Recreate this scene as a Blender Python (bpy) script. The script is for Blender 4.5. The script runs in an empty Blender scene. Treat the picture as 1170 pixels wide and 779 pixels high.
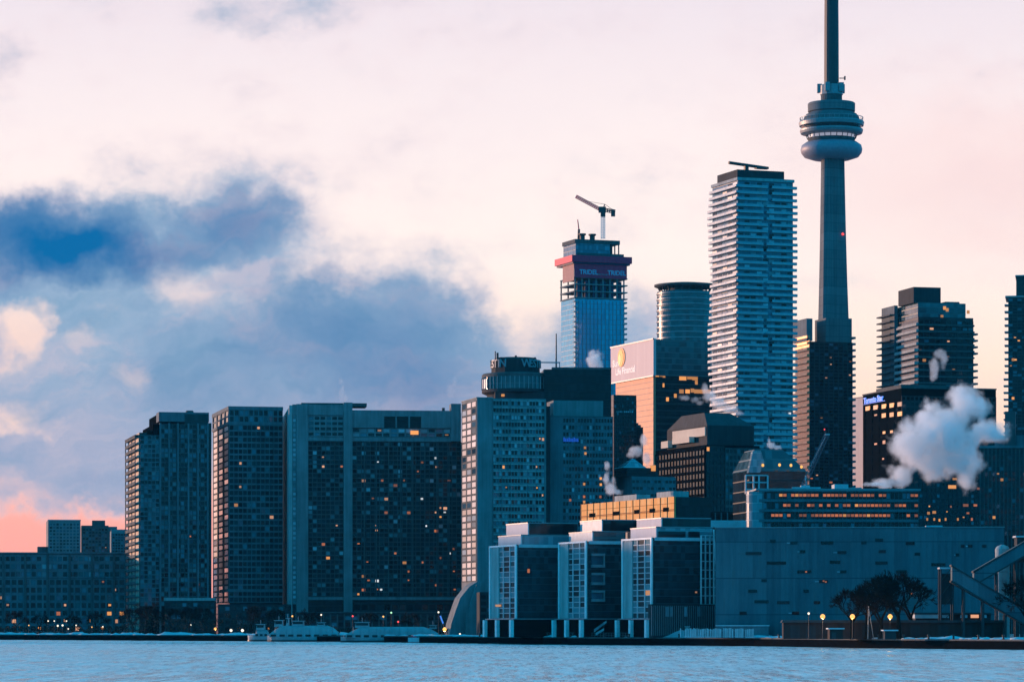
import bpy, bmesh, math, random
from mathutils import Vector, Matrix, noise as mnoise
rnd = random.Random(7)
R = math.radians
SC = bpy.context.scene
COL = SC.collection

# ------------------------------------------------------------------ camera
F = 3900.0            # focal length in photo pixels (photo 1170 wide)
CX, HY = 585.0, 718.0 # principal column, horizon row
CH = 4.0              # camera height above the water
G = 1.9               # quay / land level above the water
def X(px, d): return (px - CX) / F * d
def Z(py, d): return CH + (HY - py) * d / F

cam = bpy.data.objects.new('camera', bpy.data.cameras.new('camera'))
COL.objects.link(cam)
cam.location = (0, 0, CH); cam.rotation_euler = (R(90), 0, 0)
cam.data.sensor_width = 36; cam.data.lens = F / 1170 * 36
cam.data.shift_y = (HY - 389.5) / 1170
cam.data.clip_start = 1; cam.data.clip_end = 60000
SC.camera = cam
SC.view_settings.view_transform = 'Standard'; SC.view_settings.look = 'None'
SC.view_settings.exposure = 0.0; SC.view_settings.gamma = 1
SC.view_settings.use_curve_mapping = False
SC.cycles.volume_bounces = 8
SC.cycles.max_bounces = 9
SC.cycles.sample_clamp_indirect = 4
SC.cycles.volume_step_rate = 1.0

def S(r, g, b, a=1):   # sRGB 0-255 -> linear
    f = lambda c: (c/12.92 if c <= .04045 else ((c+.055)/1.055)**2.4)
    return (f(r/255), f(g/255), f(b/255), a)

# ------------------------------------------------------------------ node helper
class NT:
    def __init__(s, tree):
        s.t = tree; tree.nodes.clear()
    def n(s, typ, **kw):
        n = s.t.nodes.new(typ)
        for k, v in kw.items(): setattr(n, k, v)
        return n
    def put(s, sock, v):
        if isinstance(v, bpy.types.NodeSocket): s.t.links.new(v, sock)
        elif v is not None:
            try: sock.default_value = v
            except Exception: sock.default_value = v[:3]
    def m(s, op, a, b=None, c=None, clamp=False):
        n = s.n('ShaderNodeMath', operation=op, use_clamp=clamp)
        s.put(n.inputs[0], a); s.put(n.inputs[1], b); s.put(n.inputs[2], c)
        return n.outputs[0]
    def v(s, op, a, b=None):
        n = s.n('ShaderNodeVectorMath', operation=op)
        s.put(n.inputs[0], a)
        if op == 'SCALE': s.put(n.inputs['Scale'], b)
        else: s.put(n.inputs[1], b)
        return n.outputs['Value'] if op in ('LENGTH', 'DOT_PRODUCT') else n.outputs[0]
    def mix(s, f, a, b, blend='MIX'):
        n = s.n('ShaderNodeMix', data_type='RGBA', blend_type=blend, clamp_factor=True)
        s.put(n.inputs[0], f); s.put(n.inputs[6], a); s.put(n.inputs[7], b)
        return n.outputs[2]
    def ss(s, x, lo, hi, a=0., b=1., typ='SMOOTHSTEP'):
        n = s.n('ShaderNodeMapRange', interpolation_type=typ)
        s.put(n.inputs[0], x); s.put(n.inputs[1], lo); s.put(n.inputs[2], hi); s.put(n.inputs[3], a); s.put(n.inputs[4], b)
        return n.outputs[0]
    def noise(s, vec, scale, detail=4, rough=.55, dist=0, out=0):
        n = s.n('ShaderNodeTexNoise')
        s.put(n.inputs['Vector'], vec); n.inputs['Scale'].default_value = scale
        n.inputs['Detail'].default_value = detail; n.inputs['Roughness'].default_value = rough
        n.inputs['Distortion'].default_value = dist
        return n.outputs[out]
    def xyz(s, x, y, z):
        n = s.n('ShaderNodeCombineXYZ'); s.put(n.inputs[0], x); s.put(n.inputs[1], y); s.put(n.inputs[2], z); return n.outputs[0]
    def sep(s, v):
        n = s.n('ShaderNodeSeparateXYZ'); s.put(n.inputs[0], v); return n.outputs
    def ramp(s, f, stops):
        n = s.n('ShaderNodeValToRGB'); s.put(n.inputs[0], f); e = n.color_ramp.elements
        while len(e) < len(stops): e.new(.5)
        for i, (p, c) in enumerate(stops): e[i].position = p; e[i].color = c
        return n.outputs[0]

# ------------------------------------------------------------------ sky and sun
SUN_EL = 3.0
sun_to = Vector((-1, .62, 0)).normalized()
sun_dir = Vector((sun_to.x*math.cos(R(SUN_EL)), sun_to.y*math.cos(R(SUN_EL)), math.sin(R(SUN_EL))))
world = bpy.data.worlds.new('World'); SC.world = world; world.use_nodes = True
w = NT(world.node_tree)
tc = w.n('ShaderNodeTexCoord').outputs['Generated']
dx, dy, dz = w.sep(tc)
yy = w.m('MAXIMUM', dy, .15)
U0 = w.m('ADD', w.m('DIVIDE', w.m('MULTIPLY', dx, 39.), yy), 5.85)
V0 = w.m('SUBTRACT', 7.18, w.m('DIVIDE', w.m('MULTIPLY', dz, 39.), yy))
uv = w.xyz(U0, V0, 0)
wob = w.v('SCALE', w.v('SUBTRACT', w.noise(uv, .55, 5, .6, out=1), (.5, .5, .5)), 1.5)
wob2 = w.v('SCALE', w.v('SUBTRACT', w.noise(w.v('ADD', uv, (7, 3, 2)), 2.2, 4, .6, out=1), (.5, .5, .5)), .35)
U, V, _z = w.sep(w.v('ADD', w.v('ADD', uv, wob), wob2))
def blob(cx, cy, rx, ry):
    a = w.m('DIVIDE', w.m('SUBTRACT', U, cx), rx); b = w.m('DIVIDE', w.m('SUBTRACT', V, cy), ry)
    e_ = w.m('SUBTRACT', 1., w.m('ADD', w.m('MULTIPLY', a, a), w.m('MULTIPLY', b, b)), clamp=True)
    return w.m('POWER', e_, 1.4)
def blobs(lst):
    acc = None
    for cx, cy, rx, ry, am in lst:
        e = w.m('MULTIPLY', blob(cx, cy, rx, ry), am)
        acc = e if acc is None else w.m('ADD', acc, e)
    return acc
fb = w.m('SUBTRACT', w.noise(w.xyz(U0, w.m('MULTIPLY', V0, 1.5), 3.3), .75, 8, .6), .5)
fb2 = w.m('SUBTRACT', w.noise(w.xyz(w.m('MULTIPLY', U0, .8), w.m('MULTIPLY', V0, 1.3), 8.1), 1.5, 7, .62), .5)
deck = blobs([(3.0, 4.1, 3.2, 1.8, 1.0), (1.0, 5.05, 3.4, 1.25, 1.15), (.5, 2.8, 1.8, .9, 1.3), (2.65, 2.65, 1.3, .9, .95), (4.7, 4.1, 1.4, 1.5, .95),
              (6.6, 4.0, 1.8, .85, .62), (2.6, 2.1, 2.0, 1.0, .35), (.0, 3.8, 2.0, 1.0, .6), (7.4, 3.9, 1.3, 1.0, .4), (3.3, .0, 1.6, .5, .45), (0, .75, .5, .5, .5)])
gaps = blobs([(.28, 3.8, .42, .6, .9), (.9, 4.0, .35, .35, .6), (1.45, 4.38, .7, .42, .95), (.2, 4.78, 1.0, .34, 1.0), (1.15, 5.0, 1.0, .24, .9), (2.5, 3.1, .38, .32, .8), (1.85, 3.0, .45, .5, .4), (4.6, 4.35, .5, .25, .3)])
hgap = blobs([(.5, 6.6, 3.2, .85, 2.2)])
gaps = w.m('ADD', hgap, w.m('MULTIPLY', gaps, w.ss(w.m('ADD', fb2, fb), -.25, .2, .2, .95)))
dens = w.m('ADD', w.m('SUBTRACT', deck, gaps), w.m('ADD', w.m('MULTIPLY', fb, 1.1), w.m('MULTIPLY', fb2, .8)))
cover = w.ss(dens, -.12, .95)
cover = w.m('MAXIMUM', cover, w.m('MULTIPLY', w.m('SUBTRACT', w.m('MULTIPLY', deck, 1.1), w.m('ADD', w.m('MULTIPLY', hgap, 3.), .25), clamp=True), w.m('ADD', .50, w.m('MULTIPLY', fb2, .6)), clamp=True))
thick = w.ss(w.m('ADD', blobs([(.3, 2.74, 1.55, .66, 1.9), (1.25, 2.96, 1.15, .44, 1.3), (2.65, 2.6, 1.1, .62, 1.25), (4.2, 3.8, 1.9, .9, .75), (3.2, 4.4, 2.8, .9, .36), (5.0, 4.5, 1.1, .7, .5)]),
                  w.m('ADD', w.m('MULTIPLY', fb, .55), w.m('MULTIPLY', fb2, .45))), .08, 2.25, typ='LINEAR')
thick = w.m('POWER', thick, .68)
clear = w.ramp(w.m('DIVIDE', V0, 7.2), [(0, S(233, 224, 234)), (.22, S(248, 236, 237)), (.42, S(254, 241, 235)), (.58, S(255, 230, 212)), (.72, S(255, 214, 190)), (.84, S(252, 168, 158)), (.93, S(244, 136, 136))])
rightward = w.ss(U0, 7.5, 11.5)
clear = w.mix(w.m('MULTIPLY', rightward, w.ss(w.m('ABSOLUTE', w.m('SUBTRACT', w.m('ADD', V0, w.m('MULTIPLY', fb2, 1.2)), 2.1)), 0., 1.7, .62, 0.)), clear, S(242, 211, 212))
veil = w.ss(w.noise(w.xyz(w.m('MULTIPLY', U0, .35), w.m('MULTIPLY', V0, 1.1), 9.), .8, 5, .5), .45, .75)
clear = w.mix(w.m('MULTIPLY', veil, .10), clear, S(222, 214, 228))
lowv = w.ss(V0, 3.9, 5.2)
ccol = w.mix(cover, S(238, 214, 220), w.mix(lowv, S(146, 172, 202), S(156, 168, 198)))
streak = w.noise(w.xyz(w.m('MULTIPLY', U, .7), w.m('MULTIPLY', w.m('ADD', V, w.m('MULTIPLY', U, .12)), 1.9), 4.), 1.1, 6, .6)
ccol = w.mix(w.ss(streak, .46, .72, 0., .55), ccol, S(206, 192, 206))
ccol = w.mix(w.ss(streak, .50, .28, 0., .45), ccol, S(104, 150, 186))
ccol = w.mix(thick, ccol, S(8, 100, 162))
lowleft = w.m('MULTIPLY', w.ss(V0, 2.9, 4.0), w.ss(U0, 5.2, 2.6))
clear = w.mix(w.m('MULTIPLY', lowleft, .75), clear, w.mix(w.ss(V0, 4.9, 5.9), S(250, 214, 198), S(250, 172, 160)))
front = w.mix(cover, clear, ccol)
# overhead and the eastern half behind the camera: the deep blue of dusk
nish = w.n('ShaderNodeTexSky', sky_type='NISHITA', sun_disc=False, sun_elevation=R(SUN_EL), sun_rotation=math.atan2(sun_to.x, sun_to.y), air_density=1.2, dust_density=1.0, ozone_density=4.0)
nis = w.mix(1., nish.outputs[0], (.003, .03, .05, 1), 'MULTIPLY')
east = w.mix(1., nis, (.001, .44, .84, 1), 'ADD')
over = w.ss(dz, .18, .42)
front = w.mix(over, front, (.03, .40, .66, 1))
hy = w.m('DIVIDE', dy, w.m('SQRT', w.m('ADD', w.m('MULTIPLY', dx, dx), w.m('ADD', w.m('MULTIPLY', dy, dy), .0001))))
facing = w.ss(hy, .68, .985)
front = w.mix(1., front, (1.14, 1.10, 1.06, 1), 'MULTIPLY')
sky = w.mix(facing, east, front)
# afterglow low in the west (camera left)
az = w.v('DOT_PRODUCT', tc, tuple(Vector((-.70, .71, 0)).normalized()))
glow = w.m('MULTIPLY', w.ss(az, .84, 1.0), w.ss(w.m('ABSOLUTE', dz), 0., .30, 1., 0.))
sky = w.mix(1., sky, w.mix(glow, (0, 0, 0, 1), (1.5, .58, .34, 1)), 'ADD')
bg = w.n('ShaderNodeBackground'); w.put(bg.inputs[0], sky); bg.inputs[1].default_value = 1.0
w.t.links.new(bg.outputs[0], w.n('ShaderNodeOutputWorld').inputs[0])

sl = bpy.data.lights.new('sun', 'SUN'); sl.energy = 5.0; sl.angle = R(.5); sl.color = (1.0, .55, .36)
sun = bpy.data.objects.new('sun', sl); COL.objects.link(sun)
sun.rotation_euler = (-sun_dir).to_track_quat('-Z', 'Y').to_euler()

# ------------------------------------------------------------------ materials
def newmat(name):
    m = bpy.data.materials.new(name); m.use_nodes = True
    return m, NT(m.node_tree)
def bsdf(t, col, rough=.8, spec=.5, metal=0, bump=None, em=None, es=0):
    p = t.n('ShaderNodeBsdfPrincipled')
    t.put(p.inputs['Base Color'], col); t.put(p.inputs['Roughness'], rough)
    t.put(p.inputs['Specular IOR Level'], spec); t.put(p.inputs['Metallic'], metal)
    if bump is not None: t.put(p.inputs['Normal'], bump)
    if em is not None: t.put(p.inputs['Emission Color'], em); t.put(p.inputs['Emission Strength'], es)
    t.t.links.new(p.outputs[0], t.n('ShaderNodeOutputMaterial').inputs[0])
    return p
def c4(c): return (c[0], c[1], c[2], 1)
def sc(c, k): return (c[0]*k, c[1]*k, c[2]*k, 1)

def concrete(name, col, var=.35, rough=.85, spec=.25):
    m, t = newmat(name)
    o = t.n('ShaderNodeTexCoord').outputs['Object']
    x, y, z = t.sep(o)
    a = t.noise(o, .12, 5, .6)
    b = t.noise(t.xyz(x, y, t.m('MULTIPLY', z, .06)), .9, 3, .6)
    f = t.ss(t.m('ADD', t.m('MULTIPLY', a, .5), t.m('MULTIPLY', b, .5)), .35, .65, 1-var, 1+var*.6, 'LINEAR')
    t2 = t.mix(1., c4(col), t.xyz(f, f, f), 'MULTIPLY')
    bsdf(t, t2, rough, spec)
    return m
def glazing(name, col, col2, pw=1.6, ph=3.0, rough=.12, spec=.6, line=.12, linecol=None, metal=0):
    """curtain wall: one cell per panel, each a little different, thin mullion lines"""
    m, t = newmat(name)
    o = t.n('ShaderNodeTexCoord').outputs['Object']
    x, y, z = t.sep(o)
    q = [t.m('ADD', t.m('DIVIDE', c, s_), .37) for c, s_ in ((x, pw), (y, pw), (z, ph))]
    wn = t.n('ShaderNodeTexWhiteNoise'); t.put(wn.inputs[0], t.xyz(*[t.m('FLOOR', c) for c in q]))
    k = wn.outputs['Value']
    f = t.m('ADD', t.m('MULTIPLY', t.m('POWER', k, 2.2), .8), t.m('MULTIPLY', t.noise(o, .05, 4, .6), .3))
    base = t.mix(f, c4(col), c4(col2))
    zl = t.m('LESS_THAN', t.m('FRACT', q[2]), line)
    base = t.mix(zl, base, c4(linecol) if linecol else sc(col2, .8))
    bn = t.n('ShaderNodeVectorMath', operation='NORMALIZE')
    geo = t.n('ShaderNodeNewGeometry')
    off = t.v('SCALE', t.v('SUBTRACT', wn.outputs['Color'], (.5, .5, .5)), .035)
    t.put(bn.inputs[0], t.v('ADD', geo.outputs['Normal'], off))
    bsdf(t, base, t.m('ADD', rough, t.m('MULTIPLY', zl, .4)), spec, metal, bump=bn.outputs[0])
    return m
def pane(name, col, rough=.1, spec=.6, var=.6):
    m, t = newmat(name)
    geo = t.n('ShaderNodeNewGeometry'); oi = t.n('ShaderNodeObjectInfo')
    k = t.m('FRACT', t.m('ADD', geo.outputs['Random Per Island'], oi.outputs['Random']))
    f = t.ss(k, 0, 1, 1-var, 1+var, 'LINEAR')
    base = t.mix(1., c4(col), t.xyz(f, f, f), 'MULTIPLY')
    wn = t.n('ShaderNodeTexWhiteNoise', noise_dimensions='1D'); t.put(wn.inputs['W'], t.m('MULTIPLY', k, 91.7))
    off = t.v('SCALE', t.v('SUBTRACT', wn.outputs['Color'], (.5, .5, .5)), .06)
    bn = t.n('ShaderNodeVectorMath', operation='NORMALIZE'); t.put(bn.inputs[0], t.v('ADD', geo.outputs['Normal'], off))
    bsdf(t, base, rough, spec, bump=bn.outputs[0])
    return m
def glowing(name, col, strength, var=.6, base=(.1, .08, .05)):
    m, t = newmat(name)
    geo = t.n('ShaderNodeNewGeometry'); oi = t.n('ShaderNodeObjectInfo')
    k = t.m('FRACT', t.m('ADD', geo.outputs['Random Per Island'], oi.outputs['Random']))
    bsdf(t, c4(base), .4, .4, em=c4(col), es=t.ss(k, 0, 1, strength*(1-var), strength*(1+var*.5), 'LINEAR'))
    return m
def paint(name, col, rough=.5, spec=.4, metal=0, var=.15):
    m, t = newmat(name)
    o = t.n('ShaderNodeTexCoord').outputs['Object']
    f = t.ss(t.noise(o, .6, 4, .6), .3, .7, 1-var, 1+var, 'LINEAR')
    bsdf(t, t.mix(1., c4(col), t.xyz(f, f, f), 'MULTIPLY'), rough, spec, metal)
    return m

M = dict(
  conc=concrete('concrete_grey', (.20, .22, .23)),
  conc_pale=concrete('concrete_pale', (.36, .38, .38)),
  conc_dark=concrete('concrete_dark', (.085, .095, .10)),
  conc_vdark=concrete('concrete_very_dark', (.035, .04, .045)),
  brick=concrete('brick_brown', (.045, .032, .030)),
  precast=concrete('precast_blue', (.13, .16, .18)),
  tower_conc=concrete('tower_concrete', (.14, .155, .165), .4),
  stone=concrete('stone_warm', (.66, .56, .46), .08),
  matte_black=concrete('matte_black', (.006, .007, .008), .3, .95, 0),  # near-black, keeps some sun-facing flanks dark in place of real shade
  g_sunpale=pane('window_sunset_pale', (.50, .46, .46), .45, .4, .45),  # pale pane colour stands in for sunset mirrored in the glass
  panel_pink=concrete('panel_pink_grey', (.62, .56, .57), .1),
  gold=glazing('golden_panel', (.86, .36, .09), (.95, .52, .20), 1.6, 2.2, .7, .12, .06, (.22, .08, .02)),  # golden base colour stands in for warm light on the panels
  white=paint('white_paint', (.72, .74, .75)),
  offwhite=paint('offwhite_metal', (.45, .50, .53)),
  steel=paint('steel_grey', (.22, .25, .27), .45, .5, .3),
  dark=paint('dark_metal', (.03, .035, .04), .5),
  roof=concrete('roof_membrane', (.06, .065, .07)),
  red=paint('red_tarp', (.78, .03, .09), .6, .3),
  navy=paint('navy_tarp', (.05, .04, .09), .6, .3),
  bark=concrete('bark', (.018, .017, .016), .3, .95, .05),
  snow=concrete('snow', (.50, .56, .60), .2),
  cover=concrete('boat_cover', (.30, .34, .36), .25, .6),
  g_dark=pane('glass_dark', (.010, .016, .020), .10, .30),
  g_blue=pane('glass_blue', (.05, .10, .14), .10, .6),
  g_blind=pane('glass_with_blind', (.30, .36, .40), .25, .5),
  g_pale=pane('glass_pale', (.22, .30, .34), .12, .7),
  g_mirror=pane('glass_reflecting', (.20, .20, .21), .06, 1.0),
  lit=glowing('window_lit_amber', (1.0, .38, .09), .8),
  lit2=glowing('window_lit_warm', (1.0, .45, .24), .7),
  lit3=glowing('window_lit_orange', (1.0, .26, .08), .42),
  litw=glowing('window_lit_white', (.9, .95, 1.0), .8),
  lampw=glowing('lamp_white', (1.0, .90, .72), 1.5, .2),
  lampa=glowing('lamp_amber', (1.0, .47, .10), 1.5, .2),
  lampr=glowing('beacon_red', (1.0, .06, .06), 1.6, .1),
  lampg=glowing('lamp_green', (.45, 1.0, .55), 1.5, .1),
  signblue=glowing('sign_blue', (.01, .22, 1.0), 1.2, .0),
  signwhite=paint('sign_letter_white', (.80, .80, .78), .5),
  signyellow=paint('sign_yellow', (.85, .45, .02), .5),
  signorange=paint('sign_orange', (.70, .22, .02), .5),
)
M['cw_blue'] = glazing('curtain_wall_blue', (.03, .09, .14), (.10, .22, .30), 1.5, 3.1, .12, .6, .10, (.02, .06, .09))
M['cw_teal'] = glazing('curtain_wall_teal', (.018, .045, .055), (.07, .14, .16), 2.2, 3.2, .12, .6, .16, (.06, .10, .11))
M['cw_dark'] = glazing('curtain_wall_dark', (.006, .010, .012), (.022, .034, .04), 1.5, 3.4, .12, .35, .12, (.015, .022, .026))
M['cw_deep'] = glazing('curtain_wall_black', (.005, .007, .009), (.016, .022, .027), 1.2, 3.0, .2, .25, .12, (.010, .016, .02))
M['cw_pale'] = glazing('curtain_wall_pale', (.10, .16, .19), (.26, .34, .38), 1.3, 2.2, .15, .6, .10, (.30, .36, .38))
M['cw_finger'] = glazing('curtain_wall_finger', (.006, .022, .028), (.03, .075, .09), 1.1, 1.75, .15, .35, .10, (.03, .07, .085))
M['peach'] = glazing('sunset_on_glass', (.44, .225, .135), (.48, .26, .16), 2.4, 3.1, .55, .2, .0, None, .1)  # sunset reflection of the office flank painted as a peach base
M['peach_edge'] = glazing('sunset_on_balcony', (.62, .30, .14), (.72, .38, .20), 2.4, 3.1, .35, .4, .0, None, .5)  # orange of the low sun painted into the left balcony edge
M['slab'] = concrete('balcony_concrete', (.44, .45, .46), .12)
M['g_matte'] = pane('window_matte_teal', (.09, .17, .19), .6, .1)
M['g_mattedark'] = pane('window_matte_dark', (.012, .03, .035), .6, .1)
def sheet_wall():
    m, t = newmat('sheet_metal_wall'); o = t.n('ShaderNodeTexCoord').outputs['Object']; x, y, z = t.sep(o)
    q = [t.m('ADD', t.m('DIVIDE', c, k_), .37) for c, k_ in ((x, 3.3), (y, 3.3), (z, 8.5))]
    wn = t.n('ShaderNodeTexWhiteNoise'); t.put(wn.inputs[0], t.xyz(*[t.m('FLOOR', c) for c in q]))
    st = t.noise(t.xyz(x, y, t.m('MULTIPLY', z, .05)), .8, 5, .65); bl = t.noise(o, .07, 5, .6); fine = t.noise(t.xyz(x, y, t.m('MULTIPLY', z, .12)), 3., 3, .6)
    f = t.m('ADD', t.m('MULTIPLY', wn.outputs['Value'], .22), t.m('ADD', t.m('MULTIPLY', st, .55), t.m('ADD', t.m('MULTIPLY', bl, .55), t.m('MULTIPLY', fine, .25))))
    base = t.mix(t.ss(f, .45, 1.1, 0, 1, 'LINEAR'), (.030, .065, .085, 1), (.135, .200, .225, 1))
    rust = t.ss(t.m('MULTIPLY', st, bl), .30, .40); base = t.mix(t.m('MULTIPLY', rust, .35), base, (.10, .075, .06, 1))
    zl = t.m('LESS_THAN', t.m('FRACT', q[2]), .018); base = t.mix(zl, base, (.03, .05, .065, 1))
    bsdf(t, base, .65, .2); return m
M['sheet'] = sheet_wall()

def tower_concrete():
    m, t = newmat('tower_concrete_pours'); o = t.n('ShaderNodeTexCoord').outputs['Object']; x, y, z = t.sep(o)
    st = t.noise(t.xyz(x, y, t.m('MULTIPLY', z, .02)), .9, 5, .65); bl = t.noise(o, .06, 5, .6)
    q = t.m('DIVIDE', z, 6.1); wn = t.n('ShaderNodeTexWhiteNoise', noise_dimensions='1D'); t.put(wn.inputs['W'], t.m('FLOOR', q))
    f = t.m('ADD', t.m('MULTIPLY', st, .6), t.m('ADD', t.m('MULTIPLY', bl, .4), t.m('MULTIPLY', wn.outputs['Value'], .14)))
    base = t.mix(t.ss(f, .3, .85, 0, 1, 'LINEAR'), (.06, .072, .08, 1), (.21, .225, .235, 1))
    base = t.mix(t.m('MULTIPLY', t.m('LESS_THAN', t.m('FRACT', q), .06), .5), base, (.05, .055, .06, 1))
    bsdf(t, base, .85, .2); return m
M['tower_conc'] = tower_concrete()
# ------------------------------------------------------------------ mesh builder
class MB:
    def __init__(s): s.v = []; s.f = []; s.mi = []; s.k = 0
    def _add(s, vs, fs):
        o = len(s.v); s.v += vs
        s.f += [tuple(i+o for i in f) for f in fs]; s.mi += [s.k]*len(fs)
        return s
    def box(s, x0, x1, y0, y1, z0, z1):
        if x0 > x1: x0, x1 = x1, x0
        if y0 > y1: y0, y1 = y1, y0
        if z0 > z1: z0, z1 = z1, z0
        return s._add([(x0,y0,z0),(x1,y0,z0),(x1,y1,z0),(x0,y1,z0),(x0,y0,z1),(x1,y0,z1),(x1,y1,z1),(x0,y1,z1)],
               [(0,3,2,1),(4,5,6,7),(0,1,5,4),(1,2,6,5),(2,3,7,6),(3,0,4,7)])
    def prism(s, poly, z0, z1, top=None):
        n = len(poly); top = top or poly
        return s._add([(x, y, z0) for x, y in poly] + [(x, y, z1) for x, y in top],
               [tuple(range(n-1, -1, -1)), tuple(range(n, 2*n))] + [(i, (i+1) % n, n+(i+1) % n, n+i) for i in range(n)])
    def side(s, poly, y0, y1):      # polygon in x-z pulled along y
        n = len(poly)
        return s._add([(x, y0, z) for x, z in poly] + [(x, y1, z) for x, z in poly],
               [tuple(range(n)), tuple(range(2*n-1, n-1, -1))] + [(i, n+i, n+(i+1) % n, (i+1) % n) for i in range(n)])
    def tube(s, p, q, r, r2=None, n=6):
        p, q = Vector(p), Vector(q); d = (q-p)
        if d.length < 1e-6: return s
        d.normalize(); a = d.orthogonal().normalized(); b = d.cross(a); r2 = r if r2 is None else r2
        vs = []
        for c, rr in ((p, r), (q, r2)):
            for i in range(n):
                t = 2*math.pi*i/n; vs.append(tuple(c + (a*math.cos(t)+b*math.sin(t))*rr))
        return s._add(vs, [(i, (i+1) % n, n+(i+1) % n, n+i) for i in range(n)] + [tuple(range(n-1, -1, -1)), tuple(range(n, 2*n))])
    def lathe(s, prof, cx=0, cy=0, n=48, sx=1, sy=1):
        vs = [(cx+r*sx*math.cos(2*math.pi*i/n), cy+r*sy*math.sin(2*math.pi*i/n), z) for r, z in prof for i in range(n)]
        fs = [(k*n+i, k*n+(i+1) % n, (k+1)*n+(i+1) % n, (k+1)*n+i) for k in range(len(prof)-1) for i in range(n)]
        fs += [tuple(range(n-1, -1, -1)), tuple(range((len(prof)-1)*n, len(prof)*n))]
        return s._add(vs, fs)
    def lattice(s, p, q, w, seg, r):     # square lattice boom
        p, q = Vector(p), Vector(q); d = (q-p).normalized(); a = d.orthogonal().normalized(); b = d.cross(a)
        cs = [(a+b)*w*.5, (a-b)*w*.5, (-a-b)*w*.5, (-a+b)*w*.5]
        for c in cs: s.tube(p+c, q+c, r, n=4)
        for i in range(seg):
            m0 = p.lerp(q, i/seg); m1 = p.lerp(q, (i+1)/seg)
            for k in range(4): s.tube(m0+cs[k], m1+cs[(k+1) % 4], r*.6, n=3)
        return s
    def mesh(s, name, mats, smooth=False):
        me = bpy.data.meshes.new(name); me.from_pydata(s.v, [], s.f)
        for m in (mats if isinstance(mats, (list, tuple)) else [mats]): me.materials.append(m)
        if isinstance(mats, (list, tuple)): me.polygons.foreach_set('material_index', s.mi)
        if smooth: me.polygons.foreach_set('use_smooth', [True]*len(me.polygons))
        me.update(); return me
    def build(s, name, mats, parent=None, smooth=False, loc=None):
        o = bpy.data.objects.new(name, s.mesh(name, mats, smooth)); COL.objects.link(o)
        if parent is not None: o.parent = parent
        if loc is not None: o.location = loc
        return o

def tag(o, label=None, cat=None, group=None, kind=None):
    if label: o['label'] = label
    if cat: o['category'] = cat
    if group: o['group'] = group
    if kind: o['kind'] = kind
    return o
def empty(name, loc, rz=0, label=None, cat=None, group=None):
    o = bpy.data.objects.new(name, None); COL.objects.link(o)
    o.location = loc; o.rotation_euler = (0, 0, rz); o.empty_display_size = 2
    return tag(o, label, cat, group)
def copy_tree(o, parent=None):
    c = o.copy(); COL.objects.link(c)
    if parent is not None: c.parent = parent
    for ch in list(o.children): copy_tree(ch, c)
    return c
_unit = {}
def unit_box(mat):
    if mat.name not in _unit: _unit[mat.name] = MB().box(-.5, .5, -.5, .5, -.5, .5).mesh('pane', mat)
    return _unit[mat.name]
def text_mesh(body, size, mat, depth=.15, bold=.0, sx=1.0, align='CENTER'):
    cu = bpy.data.curves.new('lettering', 'FONT'); cu.body = body; cu.size = size; cu.extrude = depth; cu.offset = bold
    cu.align_x = align; cu.resolution_u = 3
    o = bpy.data.objects.new('tmp', cu); COL.objects.link(o)
    dg = bpy.context.evaluated_depsgraph_get(); dg.update()
    me = bpy.data.meshes.new_from_object(o.evaluated_get(dg)); me.name = 'lettering'
    bpy.data.objects.remove(o); bpy.data.curves.remove(cu)
    me.materials.clear(); me.materials.append(mat)
    if sx != 1.0: me.transform(Matrix.Diagonal((sx, 1, 1, 1)))
    return me

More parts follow.
